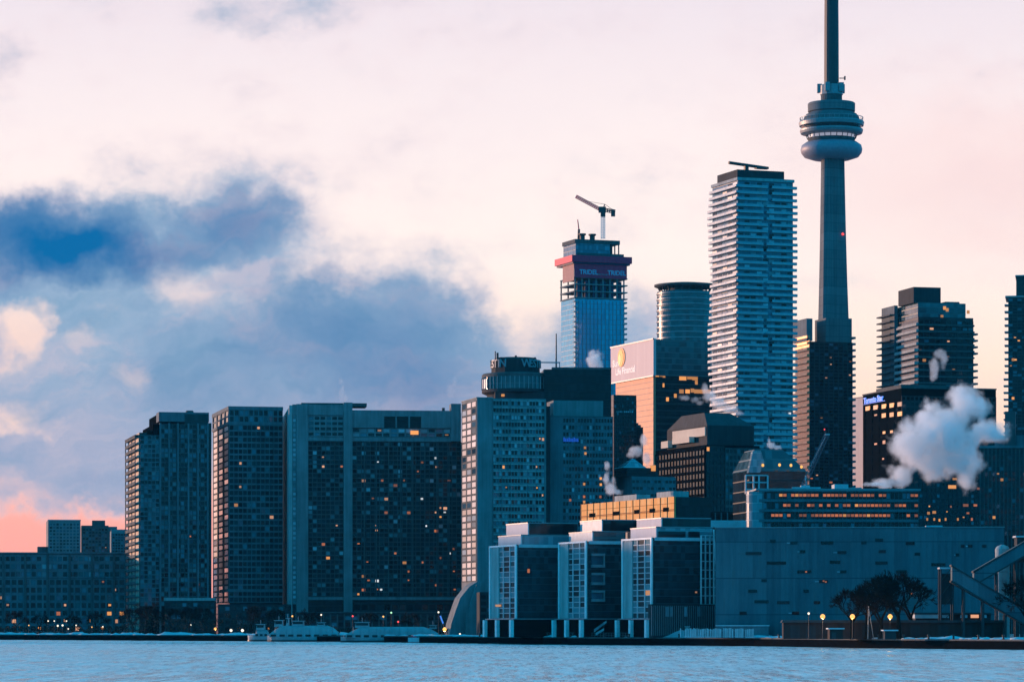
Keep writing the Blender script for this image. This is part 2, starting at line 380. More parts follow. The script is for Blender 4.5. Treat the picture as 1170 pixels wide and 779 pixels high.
class Bld:
    """a building set out from its near corner: local x runs along the front, local y along the left flank"""
    def __init__(s, name, label, cat, xl, xc, xr, d, r=12, D=None, group=None, base=G):
        s.r = R(r); s.d = d; s.X = X(xc, d); s.base = base
        s.e = empty(name, (s.X, d, base), s.r, label, cat, group)
        s.W = s.u(xr); s.D = D if D is not None else s.t(xl)
        s.mb = {}; s.win = []
    def u(s, px):
        m = (px-CX)/F; return (m*s.d - s.X)/(math.cos(s.r) - m*math.sin(s.r))
    def t(s, px):
        m = (px-CX)/F; return (s.X - m*s.d)/(math.sin(s.r) + m*math.cos(s.r))
    def z(s, py, u=0, t=0): return Z(py, s.d + u*math.sin(s.r) + t*math.cos(s.r)) - s.base
    SEP = {'roof_unit', 'column', 'vent', 'balcony_post', 'roof_clutter', 'portal_leg', 'bay_door', 'penthouse_window', 'concrete_pier', 'core_post', 'plinth_pane', 'pilaster', 'parapet', 'roof_slab', 'crown_band', 'plant_wall', 'band', 'site_hoarding', 'core_roof'}
    def part(s, name, mat):
        k = (name, mat)
        if k not in s.mb: s.mb[k] = MB()
        return s.mb[k]
    def box(s, name, mat, u0, u1, t0, t1, z0, z1):
        if name in s.SEP: MB().box(u0, u1, t0, t1, z0, z1).build(name, mat, s.e); return
        s.part(name, mat).box(u0, u1, t0, t1, z0, z1)
    def fb(s, face, u0, u1, z0, z1, o0, o1):
        if face == 'front': return (u0, u1, -o1, -o0, z0, z1)
        if face == 'left': return (-o1, -o0, u0, u1, z0, z1)
        return (s.W+o0, s.W+o1, u0, u1, z0, z1)
    def fbox(s, name, mat, face, u0, u1, z0, z1, o0, o1):
        if name in s.SEP: MB().box(*s.fb(face, u0, u1, z0, z1, o0, o1)).build(name, mat, s.e); return
        s.part(name, mat).box(*s.fb(face, u0, u1, z0, z1, o0, o1))
    def window(s, mat, face, u0, u1, z0, z1, o0=.02, o1=.12): s.win.append((mat, s.fb(face, u0, u1, z0, z1, o0, o1)))
    def facade(s, face, u0, u1, z0, z1, nc, nr, wall, pw=.25, sh=.3, wins=None, lit=.02, lits=('lit', 'lit2'), o=.35, name='wall', base=0, skip=None, litband=None):
        cw, ch = (u1-u0)/nc, (z1-z0)/nr
        p = s.part(name, M[wall])
        if pw > 0:
            for i in range(nc+1):
                c = u0+i*cw; p.box(*s.fb(face, max(u0, c-cw*pw/2), min(u1, c+cw*pw/2), z0, z1, base-.2, base+o))
        for j in range(nr+1):
            c = z0+j*ch; p.box(*s.fb(face, u0+.01, u1-.01, max(z0+.01, c-ch*sh/2), min(z1-.01, c+ch*sh/2), base-.2, base+o-.06))
        wins = wins or [('g_dark', 5), ('g_blue', 2), ('g_blind', 1)]
        names = [a for a, b in wins]; ws = [b for a, b in wins]
        for j in range(nr):
            lb = lit if litband is None else litband(j/nr)
            for i in range(nc):
                if skip and skip(i, j): continue
                m = rnd.choice(lits) if rnd.random() < lb else rnd.choices(names, ws)[0]
                a, b = u0+i*cw+cw*pw/2, u0+(i+1)*cw-cw*pw/2
                c, e = z0+j*ch+ch*sh/2, z0+(j+1)*ch-ch*sh/2
                if m.startswith('lit') and nc > 5:
                    s.window(M['g_dark'], face, a+.01, b-.01, c+.01, e-.01, base+.02, base+.08)
                    q, h_ = rnd.uniform(0, .35), rnd.uniform(.25, .55)
                    if rnd.random() < .22: q, h_ = 0.02, .7
                    a, b = a+(b-a)*q, a+(b-a)*min(.98, q+rnd.uniform(.4, .65)+(.4 if h_ == .7 else 0)); c, e = c+(e-c)*(.75-h_), c+(e-c)*.8
                    s.window(M[m], face, a, b, c, e, base+.085, base+.12); continue
                s.window(M[m], face, a+.01, b-.01, c+.01, e-.01, base+.02, base+.10)
    def inst(s, name, me, loc=(0, 0, 0), scale=(1, 1, 1), rz=0, parent=None):
        o = bpy.data.objects.new(name, me); COL.objects.link(o); o.parent = parent or s.e
        o.location = loc; o.scale = scale; o.rotation_euler = (0, 0, rz); return o
    def done(s, nwin=100):
        for (n, m), b in s.mb.items(): b.build(n, m, s.e)
        glow = lambda m: m.name.startswith('window_lit')
        order = sorted(range(len(s.win)), key=lambda i: (not glow(s.win[i][0]), rnd.random()))
        keep = order[:nwin] if len(order) > nwin else order
        rest = order[nwin:]
        for i in keep:
            m, (x0, x1, y0, y1, z0, z1) = s.win[i]
            o = s.inst('window', unit_box(m), ((x0+x1)/2, (y0+y1)/2, (z0+z1)/2), (x1-x0, y1-y0, z1-z0))
            if glow(m): o['label'] = 'window lit from inside'
        if rest:
            mats = []; mb = MB()
            for i in rest:
                m, bx = s.win[i]
                if m not in mats: mats.append(m)
                mb.k = mats.index(m); mb.box(*bx)
            mb.build('window', mats, s.e)['kind'] = 'stuff'
        return s

# ================================================================== SETTING
shore = [(-3000, 1500), (-700, 1190), (-560, 1195), (-300, 1252), (-187, 1245), (-49, 1042), (-15, 932), (14, 850), (56, 790), (74.5, 702), (97.5, 650), (160, 560), (700, 300), (3000, -200)]
pts = shore[:]; shore = []
for (a, b), (c, d) in zip(pts[:-1], pts[1:]):
    shore.append((a, b))
    if -320 < a < -1:
        n_ = max(2, int(abs(d-b)/16))
        for i in range(n_):
            shore += [(a+(c-a)*(i+1)/n_ - .02, b+(d-b)*i/n_), (a+(c-a)*(i+1)/n_, b+(d-b)*(i+1)/n_)][:2 if i < n_-1 else 1]
shore.append(pts[-1])
# water
m, t = newmat('lake_water')
o = t.n('ShaderNodeTexCoord').outputs['Object']
x, y, z = t.sep(o)
pv = t.xyz(x, t.m('MULTIPLY', y, .34), 0)
wind = t.ss(t.noise(t.xyz(t.m('MULTIPLY', x, .5), t.m('MULTIPLY', y, .25), 2.), .03, 4, .6), .35, .65)
h = t.m('ADD', t.m('MULTIPLY', t.noise(pv, .13, 4, .62), 1.0), t.m('MULTIPLY', t.noise(t.v('ADD', pv, (40, 9, 0)), .75, 5, .65), t.m('ADD', .30, t.m('MULTIPLY', wind, .35))))
bm_ = t.n('ShaderNodeBump'); bm_.inputs['Strength'].default_value = 1.0; bm_.inputs['Distance'].default_value = 3.2; t.put(bm_.inputs['Height'], h)
slush = t.m('ADD', t.noise(t.xyz(x, t.m('MULTIPLY', y, .10), 0), .45, 6, .72), t.m('MULTIPLY', t.noise(t.xyz(x, t.m('MULTIPLY', y, .055), 5.), 2.1, 4, .7), .95))
ice = t.ss(t.m('ADD', slush, t.m('MULTIPLY', wind, .10)), .80, 1.16)
wc = t.mix(ice, t.mix(wind, (.04, .14, .20, 1), (.10, .25, .33, 1)), (.88, .92, .91, 1))
bsdf(t, wc, t.m('ADD', .20, t.m('MULTIPLY', ice, .3)), .5, bump=bm_.outputs[0])
tag(MB()._add([(-4600, -2000, 0), (4600, -2000, 0), (4600, 4600, 0), (-4600, 4600, 0)], [(0, 1, 2, 3)]).build('water', m), kind='structure')
# land behind the quay
m, t = newmat('ground'); o = t.n('ShaderNodeTexCoord').outputs['Object']
sn = t.ss(t.noise(o, .05, 6, .6), .48, .60)
bsdf(t, t.mix(sn, (.055, .058, .06, 1), (.42, .48, .52, 1)), .9, .2)
land = shore + [(4590, -200), (4590, 4590), (-4590, 4590), (-4590, 1500)]
tag(MB()._add([(a, b+1.4, G) for a, b in land], [tuple(range(len(land)))]).build('ground', m), kind='structure')
# quay wall with cap
qw = MB(); cap = MB()
for (a, b), (c, d) in zip(shore[:-1], shore[1:]):
    L = math.hypot(c-a, d-b); n_ = (-(d-b)/L, (c-a)/L)
    qw.prism([(a, b), (c, d), (c+n_[0]*1.2, d+n_[1]*1.2), (a+n_[0]*1.2, b+n_[1]*1.2)], -1, G-.25)
    cap.prism([(a-n_[0]*.15, b-n_[1]*.15), (c-n_[0]*.15, d-n_[1]*.15), (c+n_[0]*1.9, d+n_[1]*1.9), (a+n_[0]*1.9, b+n_[1]*1.9)], G-.24, G+.06)
tag(qw.build('quay_wall', M['matte_black']), kind='structure')
def shore_at(px):      # distance of the shoreline along a sight line
    k = (px-CX)/F
    for (a, b), (c, d) in zip(shore[:-1], shore[1:]):
        den = (c-a) - k*(d-b)
        if abs(den) < 1e-9: continue
        tt = (k*b - a)/den
        if 0 <= tt <= 1: return b + tt*(d-b)
    return 1000
tag(cap.build('quay_edge', M['conc_dark']), kind='structure')
# snow lying along the promenade edge: uneven drifts
sm = MB()
for i in range(420):
    px = rnd.uniform(-40, 1210); d = shore_at(px) + rnd.uniform(3, 9); r_ = rnd.uniform(.5, 1.6)*(1.6 if rnd.random() < .15 else 1)*(d/1150)**.8
    if 660 < px < 700 and rnd.random() < .5: continue
    sm.lathe([(r_*1.0, 0), (r_*.85, r_*.22), (r_*.5, r_*.42), (r_*.1, r_*.5)], X(px, d), d, 7, 1.4+rnd.random(), 1)
sm.v = [(a+.5*mnoise.noise(Vector((a*.9, b*.9, c*3+1))), b, max(0, c*(.55+.9*abs(mnoise.noise(Vector((a*.8, b*.5, 3))))))) for a, b, c in sm.v]
so = sm.build('snow_drifts', M['snow'], None, True); so.location.z = G; tag(so, kind='stuff')

# ================================================================== BUILDINGS, far to near
# ---- observation tower with its pod
TD = 2300; TX = X(950, TD); k = TD/F
tw = empty('observation_tower', (TX, TD, G), 0, 'tall concrete observation tower with a round pod and a slender mast', 'tower')
zt = lambda py: Z(py, TD)-G
def ysec(r, arm, wd):     # three-winged section
    out = []
    for i in range(3):
        a = R(90+35+120*i); ca, sa = math.cos(a), math.sin(a)
        for u_, v_ in ((r*.55, -r*.95), (arm, -wd), (arm, wd), (r*.55, r*.95)):
            out.append((u_*ca - v_*sa, u_*sa + v_*ca))
    return out
prof = [(718, 33, 11), (560, 25, 9), (440, 20.2, 8.4), (362, 17.8, 8.2), (321, 16.4, 8.1), (268, 15, 8.0), (220, 14, 8.0), (181, 13.3, 8.0)]
sh = MB(); n = 12
for py, hw, c in prof:
    sh.v += [(x_, y_, zt(py)) for x_, y_ in ysec(c*k, hw*1.08*k, 3.4*k)]
for j in range(len(prof)-1):
    sh.f += [(j*n+i, j*n+(i+1) % n, (j+1)*n+(i+1) % n, (j+1)*n+i) for i in range(n)]
sh.mi = [0]*len(sh.f); sh.build('shaft', M['tower_conc'], tw)
sh = MB().lathe([(9.6*k, zt(600)), (11.2*k, zt(181))], n=24); sh.build('core', M['tower_conc'], tw)
MB().lathe([(13*k, zt(183)), (22*k, zt(182.5)), (31*k, zt(179.5)), (34.5*k, zt(175)), (35.2*k, zt(171)), (34*k, zt(166.5)), (29*k, zt(163)), (22*k, zt(162))], n=64).build('radome_ring', paint('radome', (.25, .25, .30), .5), tw, True)
MB().lathe([(26*k, zt(162.2)), (27.5*k, zt(158.6)), (26*k, zt(158.6))], n=64).build('lower_soffit', M['conc_dark'], tw)
MB().lathe([(26.6*k, zt(158.5)), (26.6*k, zt(155.2))], n=64).build('lit_gallery', glowing('gallery_light', (.80, .78, 1.0), .42, .1), tw)
for i in range(26):
    a = 2*math.pi*i/26; MB().tube((27.4*k*math.cos(a), 27.4*k*math.sin(a), zt(159)), (29*k*math.cos(a), 29*k*math.sin(a), zt(154.8)), .55*k, n=4).build('gallery_strut', M['dark'], tw)
MB().lathe([(28*k, zt(155)), (35*k, zt(153)), (36*k, zt(150.5)), (36*k, zt(148.6)), (33.6*k, zt(148.2))], n=64).build('lower_deck', M['steel'], tw)
MB().lathe([(33.5*k, zt(148.3)), (34.4*k, zt(144.9))], n=64).build('deck_glazing', M['cw_dark'], tw)
deck = MB().lathe([(34*k, zt(145)), (36.6*k, zt(144.4)), (37.3*k, zt(140.6)), (36.6*k, zt(139.4)), (33*k, zt(139.2))], n=64).build('upper_deck', M['steel'], tw)
MB().lathe([(33*k, zt(139.4)), (31.5*k, zt(135)), (29*k, zt(131.2)), (24*k, zt(128.4))], n=64).build('pod_roof', M['tower_conc'], tw)
MB().lathe([(25*k, zt(128.6)), (26.8*k, zt(127.9)), (27*k, zt(119)), (26*k, zt(118)), (12*k, zt(117.4))], n=64).build('upper_drum', M['tower_conc'], tw)
MB().lathe([(12.2*k, zt(118)), (12.2*k, zt(109))], n=24).build('neck', M['conc_dark'], tw)
mb = MB().lathe([(12.6*k, zt(109.2)), (13.2*k, zt(108.6)), (13.2*k, zt(98.2)), (12*k, zt(97.4))], n=12)
for a in (20, 95, 170, 245, 320): mb.box(13.6*k*math.cos(R(a))-1.6, 13.6*k*math.cos(R(a))+1.6, 13.6*k*math.sin(R(a))-1.6, 13.6*k*math.sin(R(a))+1.6, zt(106), zt(96))
mb.build('sky_pod', M['steel'], tw)
MB().lathe([(8.5*k, zt(98)), (8.3*k, zt(40)), (8.0*k, zt(0)), (7.4*k, zt(-60)), (4.5*k, zt(-62)), (4.2*k, zt(-150)), (1.5*k, zt(-152)), (.8*k, zt(-213))], n=16).build('mast', M['dark'], tw)
MB().box(14.5*k, 16*k, -1.5, 1.5, zt(91.5), zt(87.5)).box(9*k, 15*k, -.5, .5, zt(90), zt(89.2)).build('mast_bracket', M['dark'], tw)
mb = MB()
for i in range(40):
    a = 2*math.pi*i/40; b = 2*math.pi*(i+1)/40
    p0 = Vector((36*k*math.cos(a), 36*k*math.sin(a), zt(135.2))); p1 = Vector((36*k*math.cos(b), 36*k*math.sin(b), zt(135.2)))
    mb.tube(p0, p1, .25, n=4); mb.tube((p0.x*.99, p0.y*.99, zt(140)), p0, .18, n=4)
mb.build('edge_rail', M['steel'], deck)
a = R(-70); MB().lathe([(.2, -.9), (.9, -.4), (.9, .4), (.2, .9)], n=10).build('beacon', M['lampr'], tw, loc=(12.6*k, -4.2*k, zt(268)))

# ---- tower under construction
b = Bld('construction_tower', 'glass tower under construction with open concrete floors above its cladding', 'tower', 641, 657, 713, 2150, 20)
b.box('glazing', M['cw_site'] if 'cw_site' in M else glazing('curtain_wall_site', (.01, .30, .46), (.02, .44, .62), 1.8, 3.2, .12, .6, .08, (.03, .12, .2)), 0, b.W, 0, b.D, 0, b.z(341))
W, D = b.W, b.D
for i in range(14): b.fbox('mullion', M['steel'], 'front', W*i/13-.12, W*i/13+.12, 0, b.z(343), -.1, .35)
bal_me = MB().box(0, 2.6, -.5, 4.0, 0, 1.1).mesh('balcony', M['conc_pale'])
for i in range(24): b.inst('balcony', bal_me, (W-.6, 0, b.z(345)-i*3.3))
me = MB().box(-1.0, 1.6, -1.0, 1.6, 0, .8).mesh('corner_slab', M['conc_pale'])
for i in range(26): b.inst('corner_slab', me, (0, 0, b.z(345)-i*3.2))
core = M['conc_dark']
b.box('core', core, W*.22, W*.8, D*.2, D*.8, b.z(341), b.z(276))
for py in (340.5, 333, 325, 317.5): b.box('open_floors', M['conc'], -.6, W+2.2, -.6, D+.4, b.z(py), b.z(py)+.7)
for i in range(8):
    for tt in (.3, D-.3): b.box('column', M['conc'], W*i/7-.4, W*i/7+.4, tt-.3, tt+.3, b.z(340.4), b.z(317))
for i in range(6): b.box('site_hoarding', M['navy'], W*(.05+.16*i), W*(.05+.16*i)+3.6, .8, 1.2, b.z(340), b.z(320))
b.box('working_platform', M['red'], -3.2, W+4.2, -3.2, D+3, b.z(299.5), b.z(292))
b.box('platform_skirt', M['navy'], -2.2, W+3.2, -2.2, D+2, b.z(301.5), b.z(299.6))
b.box('core_top', M['cw_blue'], W*.02, W*.72, .6, D*.9, b.z(291.8), b.z(275))
b.box('core_roof', M['conc_dark'], W*.0, W*.92, .2, D*.92, b.z(277.5), b.z(273))
b.box('core_roof', M['conc_dark'], W*.05, W*1.0, .2, D*.92, b.z(291.9), b.z(288.5))
for f_ in (.76, .82, .90): b.box('core_post', M['dark'], W*f_-.3, W*f_+.3, .5, 1.2, b.z(289), b.z(277))
for px in (668.5, 680):
    u_ = b.u(px); b.part('roof_hopper', M['dark']).lathe([(1.7, b.z(273)), (1.7, b.z(268)), (2.5, b.z(267)), (2.5, b.z(265.6))], u_, 5, 10)
b.done()
# red wrap with lettering
e = empty('safety_wrap', (b.X, b.d, G), b.r, 'dark red fabric wrap with pale lettering round the unfinished tower', 'banner')
mb = MB(); z0, z1 = b.z(317), b.z(301.6)
mb.box(-.9, W+1.4, -1.5, -1.2, z0, z1); mb.box(W+1.1, W+1.4, -1.2, D+.5, z0, z1); mb.build('fabric', M['red'], e)
MB().box(-1.2, -.95, -1.2, D*.75, z0-2, z1).build('side_fabric', paint('pink_tarp', (.36, .17, .16), .7), e)
for f_ in (.26, .83):
    o = bpy.data.objects.new('lettering', text_mesh('TRIDEL', 4.1, paint('tarp_letters', (.30, .46, .62), .6), .1, .08, .95)); COL.objects.link(o); o.parent = e
    o.location = (W*f_, -1.62, z0+2.2); o.rotation_euler = (R(90), 0, 0)
o = bpy.data.objects.new('lettering', text_mesh('BUILT FOR LIFE', 1.0, paint('tarp_letters_small', (.26, .28, .34), .6), .1, .02)); COL.objects.link(o); o.parent = e
o.location = (W*.545, -1.62, z0+2.0); o.rotation_euler = (R(90), 0, 0)

# crane on that tower
cd = 2163; P = lambda px, py, d=cd: Vector((X(px, d), d, Z(py, d)))
e = empty('tower_crane', P(689, 273), 0, 'luffing tower crane on top of the unfinished glass tower', 'crane')
L = lambda v: tuple(v - e.location)
MB().lattice(L(P(689, 273)), L(P(689, 247)), 1.7, 9, .26).build('mast', M['white'], e)
MB().box(-1.5, 1.5, -1.5, 1.5, P(0, 247.5).z-e.location.z, P(0, 243).z-e.location.z).build('slewing_ring', M['dark'], e)
MB().box(-2.8, 1.8, -1.6, 1.2, P(0, 243).z-e.location.z, P(0, 236.5).z-e.location.z).build('cab', M['dark'], e)
MB().lattice(L(P(687, 240)), L(P(658, 224.5)), 1.3, 14, .32).build('jib', M['red'], e)
MB().lattice(L(P(688, 239.5)), L(P(703, 242)), 1.5, 6, .34).build('counter_jib', M['dark'], e)
c_ = P(700.5, 243)-e.location; MB().box(c_.x-1.3, c_.x+1.3, -1.1, 1.1, c_.z-2.4, c_.z+1.6).build('counterweight', M['dark'], e)
MB().tube(L(P(689, 239)), L(P(691, 233.5)), .35).tube(L(P(691, 233.5)), L(P(702, 241)), .14).tube(L(P(691, 233.5)), L(P(668, 229.5)), .12).build('stay', M['dark'], e)
e = empty('derrick', P(661, 274), 0, 'thin derrick pole standing at the left edge of the unfinished tower', 'derrick')
MB().tube((0, 0, 0), L(P(661.5, 262)), .8, .8).build('post', M['dark'], e)
MB().tube(L(P(661.5, 263)), L(P(660, 251)), .4, .3).build('boom', M['red'], e)

# ---- round glass tower with a flat disc roof
b = Bld('round_tower', 'round glass tower under a flat overhanging disc roof', 'tower', 752, 752, 812, 2060, 0, 30)
cx_, rr = b.W/2+1, b.W/2+1
b.part('glazing', M['cw_teal']).lathe([(rr, 0), (rr, b.z(331))], cx_, rr, 64)
fbm = MB().lathe([(rr-.3, 0), (rr+.35, .02), (rr+.35, .7), (rr-.3, .72)], 0, 0, 64).mesh('floor_band', M['steel'])
for i in range(34): b.inst('floor_band', fbm, (cx_, rr, b.z(334)-i*3.4))
b.part('roof_disc', M['conc_dark']).lathe([(rr+.2, b.z(326)), (rr+2.2, b.z(324.5)), (rr+2.2, b.z(322.6)), (rr-6, b.z(320.8))], cx_+.5, rr, 64)
for i in range(22):
    a = 2*math.pi*i/22; p_ = (cx_+(rr-2)*math.cos(a), rr+(rr-2)*math.sin(a))
    b.part('roof_column', M['dark']).tube((p_[0], p_[1], b.z(331.2)), (p_[0]+math.cos(a)*1.4, p_[1]+math.sin(a)*1.4, b.z(325.6)), .35)
b.part('penthouse', M['conc_dark']).lathe([(rr*.6, b.z(331.5)), (rr*.6, b.z(326))], cx_, rr, 32)
b.done()

# ---- pink-sided office tower with the big sign box
b = Bld('office_tower', 'office tower with a sunlit peach flank and a large overhanging sign box', 'tower', 704, 747, 815, 1900, 20)
W, D = b.W, b.D
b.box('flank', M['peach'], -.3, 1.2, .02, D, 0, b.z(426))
b.box('front_glazing', M['cw_deep'], 1.25, W, 0, D*.98, 0, b.z(422))
fj = concrete('stone_joint', (.40, .33, .29))
for i in range(int((b.z(427))/3.1)): b.fbox('flank_joint', fj, 'left', 0.1, D-.1, i*3.1, i*3.1+.22, .25, .34)
for i in range(34): b.fbox('spandrel', M['conc_vdark'], 'front', 1.3, W, b.z(424)-i*3.7, b.z(424)-i*3.7+1.0, -.1, .2)
zz = b.z(428)
for px0, px1, py in ((749, 753, 428), (754, 757, 428), (757, 760, 429), (776, 784, 432), (785, 791, 431), (791, 797, 432), (794, 797, 437), (776, 781, 447), (783, 788, 447), (789, 793, 446), (793, 804, 447), (804, 812, 447), (761, 764, 456), (770, 773, 452), (757, 759, 440)):
    u0, u1 = b.u(px0), b.u(px1); z_ = b.z(py, u0)
    b.window(M['lit'], 'front', u0, u1, z_-1.1, z_+1.1, .05, .3)
for i in range(60):
    u0 = rnd.uniform(2, W-4); z_ = b.z(424)-rnd.randint(1, 30)*3.7+1.9
    b.window(M['g_dark'], 'front', u0, u0+2.2, z_-.8, z_+1.0, .05, .2)
b.done()
# sign box
e = empty('rooftop_sign', (b.X, b.d, G), b.r, 'pink panelled sign box with white lettering and a yellow emblem', 'sign')
u1 = b.u(756); z0, z1 = b.z(429.5, u1), b.z(387.5, u1)
bx0, bx1, by0, by1 = -1.2, W*.82, -2.4, b.t(700)
MB().box(bx0+1.6, bx1+4, by0+.4, by1, z0, z1-.3).build('side_cladding', M['cw_teal'], e)
MB().box(bx0, bx0+1.59, by0, by1, z0, z1).build('panel_box', glazing('sign_panels', (.55, .44, .45), (.61, .50, .50), 2.6, 30, .6, .3, .0), e)
MB().box(bx0-.35, bx0+.5, by0-.1, by1+.2, z1-.45, z1+.25).box(bx0-.35, bx0+.5, by0-.1, by1+.2, z0-.5, z0+.2).build('trim', M['steel'], e)
DL = by1-by0
def left_text(body, size, t_, z_, mat, bold=.1, sx=1.0, align='LEFT'):
    o = bpy.data.objects.new('lettering', text_mesh(body, size, mat, .04, bold, sx, align)); COL.objects.link(o); o.parent = e
    o.location = (bx0-.06, by0+DL*(1-t_), z_); o.rotation_euler = (R(90), 0, R(-90)); return o
SH = z1-z0
left_text('Sun', 5.2, .05, z0+SH*.44, M['signwhite'], .16, 1.25)
left_text('Life Financial', 5.2, .12, z0+SH*.20, M['signwhite'], .16, 1.12)
mb = MB()
def disc_left(cy, cz, ry, rz, o0, o1, mat, name, a0=0, a1=360):
    n = 28; pts = [(cy+ry*math.cos(R(a0+(a1-a0)*i/n)), cz+rz*math.sin(R(a0+(a1-a0)*i/n))) for i in range(n+1)]
    v = [(bx0-o0, p[0], p[1]) for p in pts] + [(bx0-o1, p[0], p[1]) for p in pts]; q = n+1
    f = [tuple(range(q)), tuple(range(2*q-1, q-1, -1))] + [(i, q+i, q+(i+1) % q, (i+1) % q) for i in range(q)]
    MB()._add(v, f).build(name, mat, e)
cy = by0+DL*.735; cz = z0+SH*.66
disc_left(cy, cz, DL*.085, SH*.26, .05, .35, M['signorange'], 'emblem')
disc_left(cy+DL*.012, cz-SH*.02, DL*.062, SH*.23, .36, .5, M['signyellow'], 'emblem_sun')
disc_left(cy+DL*.03, cz-SH*.05, DL*.03, SH*.15, .51, .6, paint('emblem_light', (.95, .72, .20)), 'emblem_highlight')

# ---- tall white-balconied condominium
b = Bld('condominium_tower', 'tall pale condominium tower ringed by white balcony slabs on every floor', 'tower', 814, 843, 906, 1750, 20)
W, D = b.W, b.D
b.box('glazing', M['cw_blue'], 0, W, 0, D, 0, b.z(206))
z_top = b.z(214); fh = 3.25
PAR = glazing('balustrade_glass', (.20, .30, .36), (.34, .42, .47), 1.7, 20, .25, .5, 0)
def bal(u0, u1, t1, name='balcony'):
    m_ = MB()
    m_.k = 0; m_.box(u0, u1, -1.7, .1, 0, .32).box(u0, .1, -1.7, t1, -.01, .31) if u0 < 0 else m_.box(u0, u1, -1.7, .1, 0, .32)
    m_.k = 1; m_.box(u0, u1, -1.62, -1.54, .32, 1.4)
    if u0 < 0: m_.box(u0+.06, u0+.14, -1.5, t1, .32, 1.4)
    return m_.mesh(name, [M['slab'], PAR])
mA, mB_, mC, mD = bal(-1.7, W*.52, D+.6), bal(W*.60, W+1.6, 0), bal(-1.7, W*.44, D+1.4), bal(W*.50, W+1.9, 0)
nfl = int((z_top-20)/fh)
for j in range(nfl):
    z_ = z_top - j*fh
    jj = (j//3) % 2
    s_ = 1 + .05*math.sin(j*.32)
    b.inst('balcony', (mA, mC)[jj], (0, 0, z_), (1, s_, 1)); 
    b.inst('balcony', (mB_, mD)[jj], (0, 0, z_), (1, s_, 1))
for j in range(nfl):
    z_ = z_top-j*fh
    for i in range(9):
        if rnd.random() < .55: b.window(M[rnd.choice(['g_dark', 'g_dark', 'g_blue', 'g_blind', 'g_pale'])], 'front', W*(i+.1)/9, W*(i+.9)/9, z_+.4, z_+2.8)
    for i in range(5):
        if rnd.random() < .6: b.window(M[rnd.choice(['g_dark', 'g_dark', 'g_mirror', 'g_blind'])], 'left', D*(i+.1)/5, D*(i+.9)/5, z_+.4, z_+2.8)
b.window(M['litw'], 'front', b.u(901), b.u(902), b.z(472), b.z(470), .05, 1.9)
b.box('crown', M['conc_pale'], -.6, W+.6, -.6, D+.6, b.z(206)+.01, b.z(204)+.6)
b.box('crown', M['conc_pale'], .2, W-.2, .2, D-.2, b.z(212), b.z(206))
b.box('penthouse', M['conc_vdark'], W*.02, W*.87, 2, D*.85, b.z(204)+.62, b.z(193))
u_ = b.u(858); b.part('window_cleaning_rig', M['dark']).box(u_-1, u_+1, 5, 7, b.z(193), b.z(187)).tube((b.u(838), 6, b.z(184.5)), (b.u(884), 8, b.z(188)), .8).box(b.u(870), b.u(884), 6, 9, b.z(189.5), b.z(187))
b.done()

# ---- dark condominium with the sunlit serrated edge
b = Bld('condominium_tower', 'dark condominium tower below the pod tower with an orange sunlit balcony edge', 'tower', 909, 925, 974, 1900, 16)
W, D = b.W, b.D
b.box('body', M['cw_dark'], 0, W, 0, D, 0, b.z(390))
b.box('upper_storeys', M['tower_conc'], b.u(944), W*.995, .6, D*.8, b.z(390)+.01, b.z(362.5))
b.box('left_block', M['precast'], -1.2, W*.09, 1.5, D+1, b.z(389), b.z(363.5))
b.facade('front', 0, W, b.z(560), b.z(391), 9, 44, 'conc_vdark', .2, .3, [('g_dark', 8), ('g_blue', 1)], lit=.022, lits=('lit', 'lit3', 'lit2'))
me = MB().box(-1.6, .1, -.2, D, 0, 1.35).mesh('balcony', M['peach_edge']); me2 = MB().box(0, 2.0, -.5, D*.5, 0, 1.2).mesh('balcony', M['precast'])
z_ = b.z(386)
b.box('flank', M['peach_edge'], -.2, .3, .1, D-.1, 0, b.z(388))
for j in range(44): b.inst('balcony', me, (0, 0, z_-j*3.45)); b.inst('balcony', me2, (W-.2, 0, z_-j*3.45))
b.done()

# ---- pale slab seen edge-on right of it
b = Bld('slab_tower', 'thin pale lavender slab of a tower seen edge on', 'tower', 978, 986.5, 1010, 1955, 25, 30)
b.box('wall', M['panel_pink'], 0, b.W, 0, b.D, 0, b.z(454))
b.box('parapet', M['conc_pale'], -.2, b.W, -.2, b.D, b.z(454)+.01, b.z(453))
b.done()

# ---- stepped condominium on the right
b = Bld('condominium_tower', 'stepped dark condominium tower with pale balconies down its left side', 'tower', 1012, 1049, 1112, 1800, 14)
W, D = b.W, b.D
b.box('body', M['cw_dark'], 0, W, 0, D, 0, b.z(362))
b.box('upper_body', M['cw_teal'], W*.0+1, W*.9, 3, D*.75, b.z(362)+.01, b.z(345))
b.box('penthouse', M['conc_vdark'], -1, W*.46, 4, D*.55, b.z(345)+.01, b.z(327))
b.box('left_wing', M['precast'], -2.0, 0-.01, D*.62, D+1, 0, b.z(343))
b.box('roof_plant', M['conc_dark'], W*.55, W*.8, 4, 12, b.z(345)+.01, b.z(343))
me = MB().box(-1.3, .1, -.6, D*.60, 0, 1.5).mesh('balcony', M['conc_pale'])
me2 = MB().box(W-.3, W+2.4, -.7, D*.4, 0, 1.0).mesh('balcony', M['precast'])
me3 = MB().box(-.3, W+.4, -1.0, .1, 0, .9).mesh('balcony', M['conc_dark'])
me4 = MB().box(-4.6, -1.9, D*.62, D+2, 0, .7).mesh('balcony', M['conc_dark'])
for j in range(24):
    z_ = b.z(372)-j*3.4
    b.inst('balcony', me, (0, 0, z_), (1.0+(j > 3)*.8, 1, 1)); b.inst('balcony', me3, (0, 0, z_)); b.inst('balcony', me4, (0, 0, z_+8))
    if j % 5 != 0: b.inst('balcony', me2, (0, 0, z_-1 if j < 5 else z_))
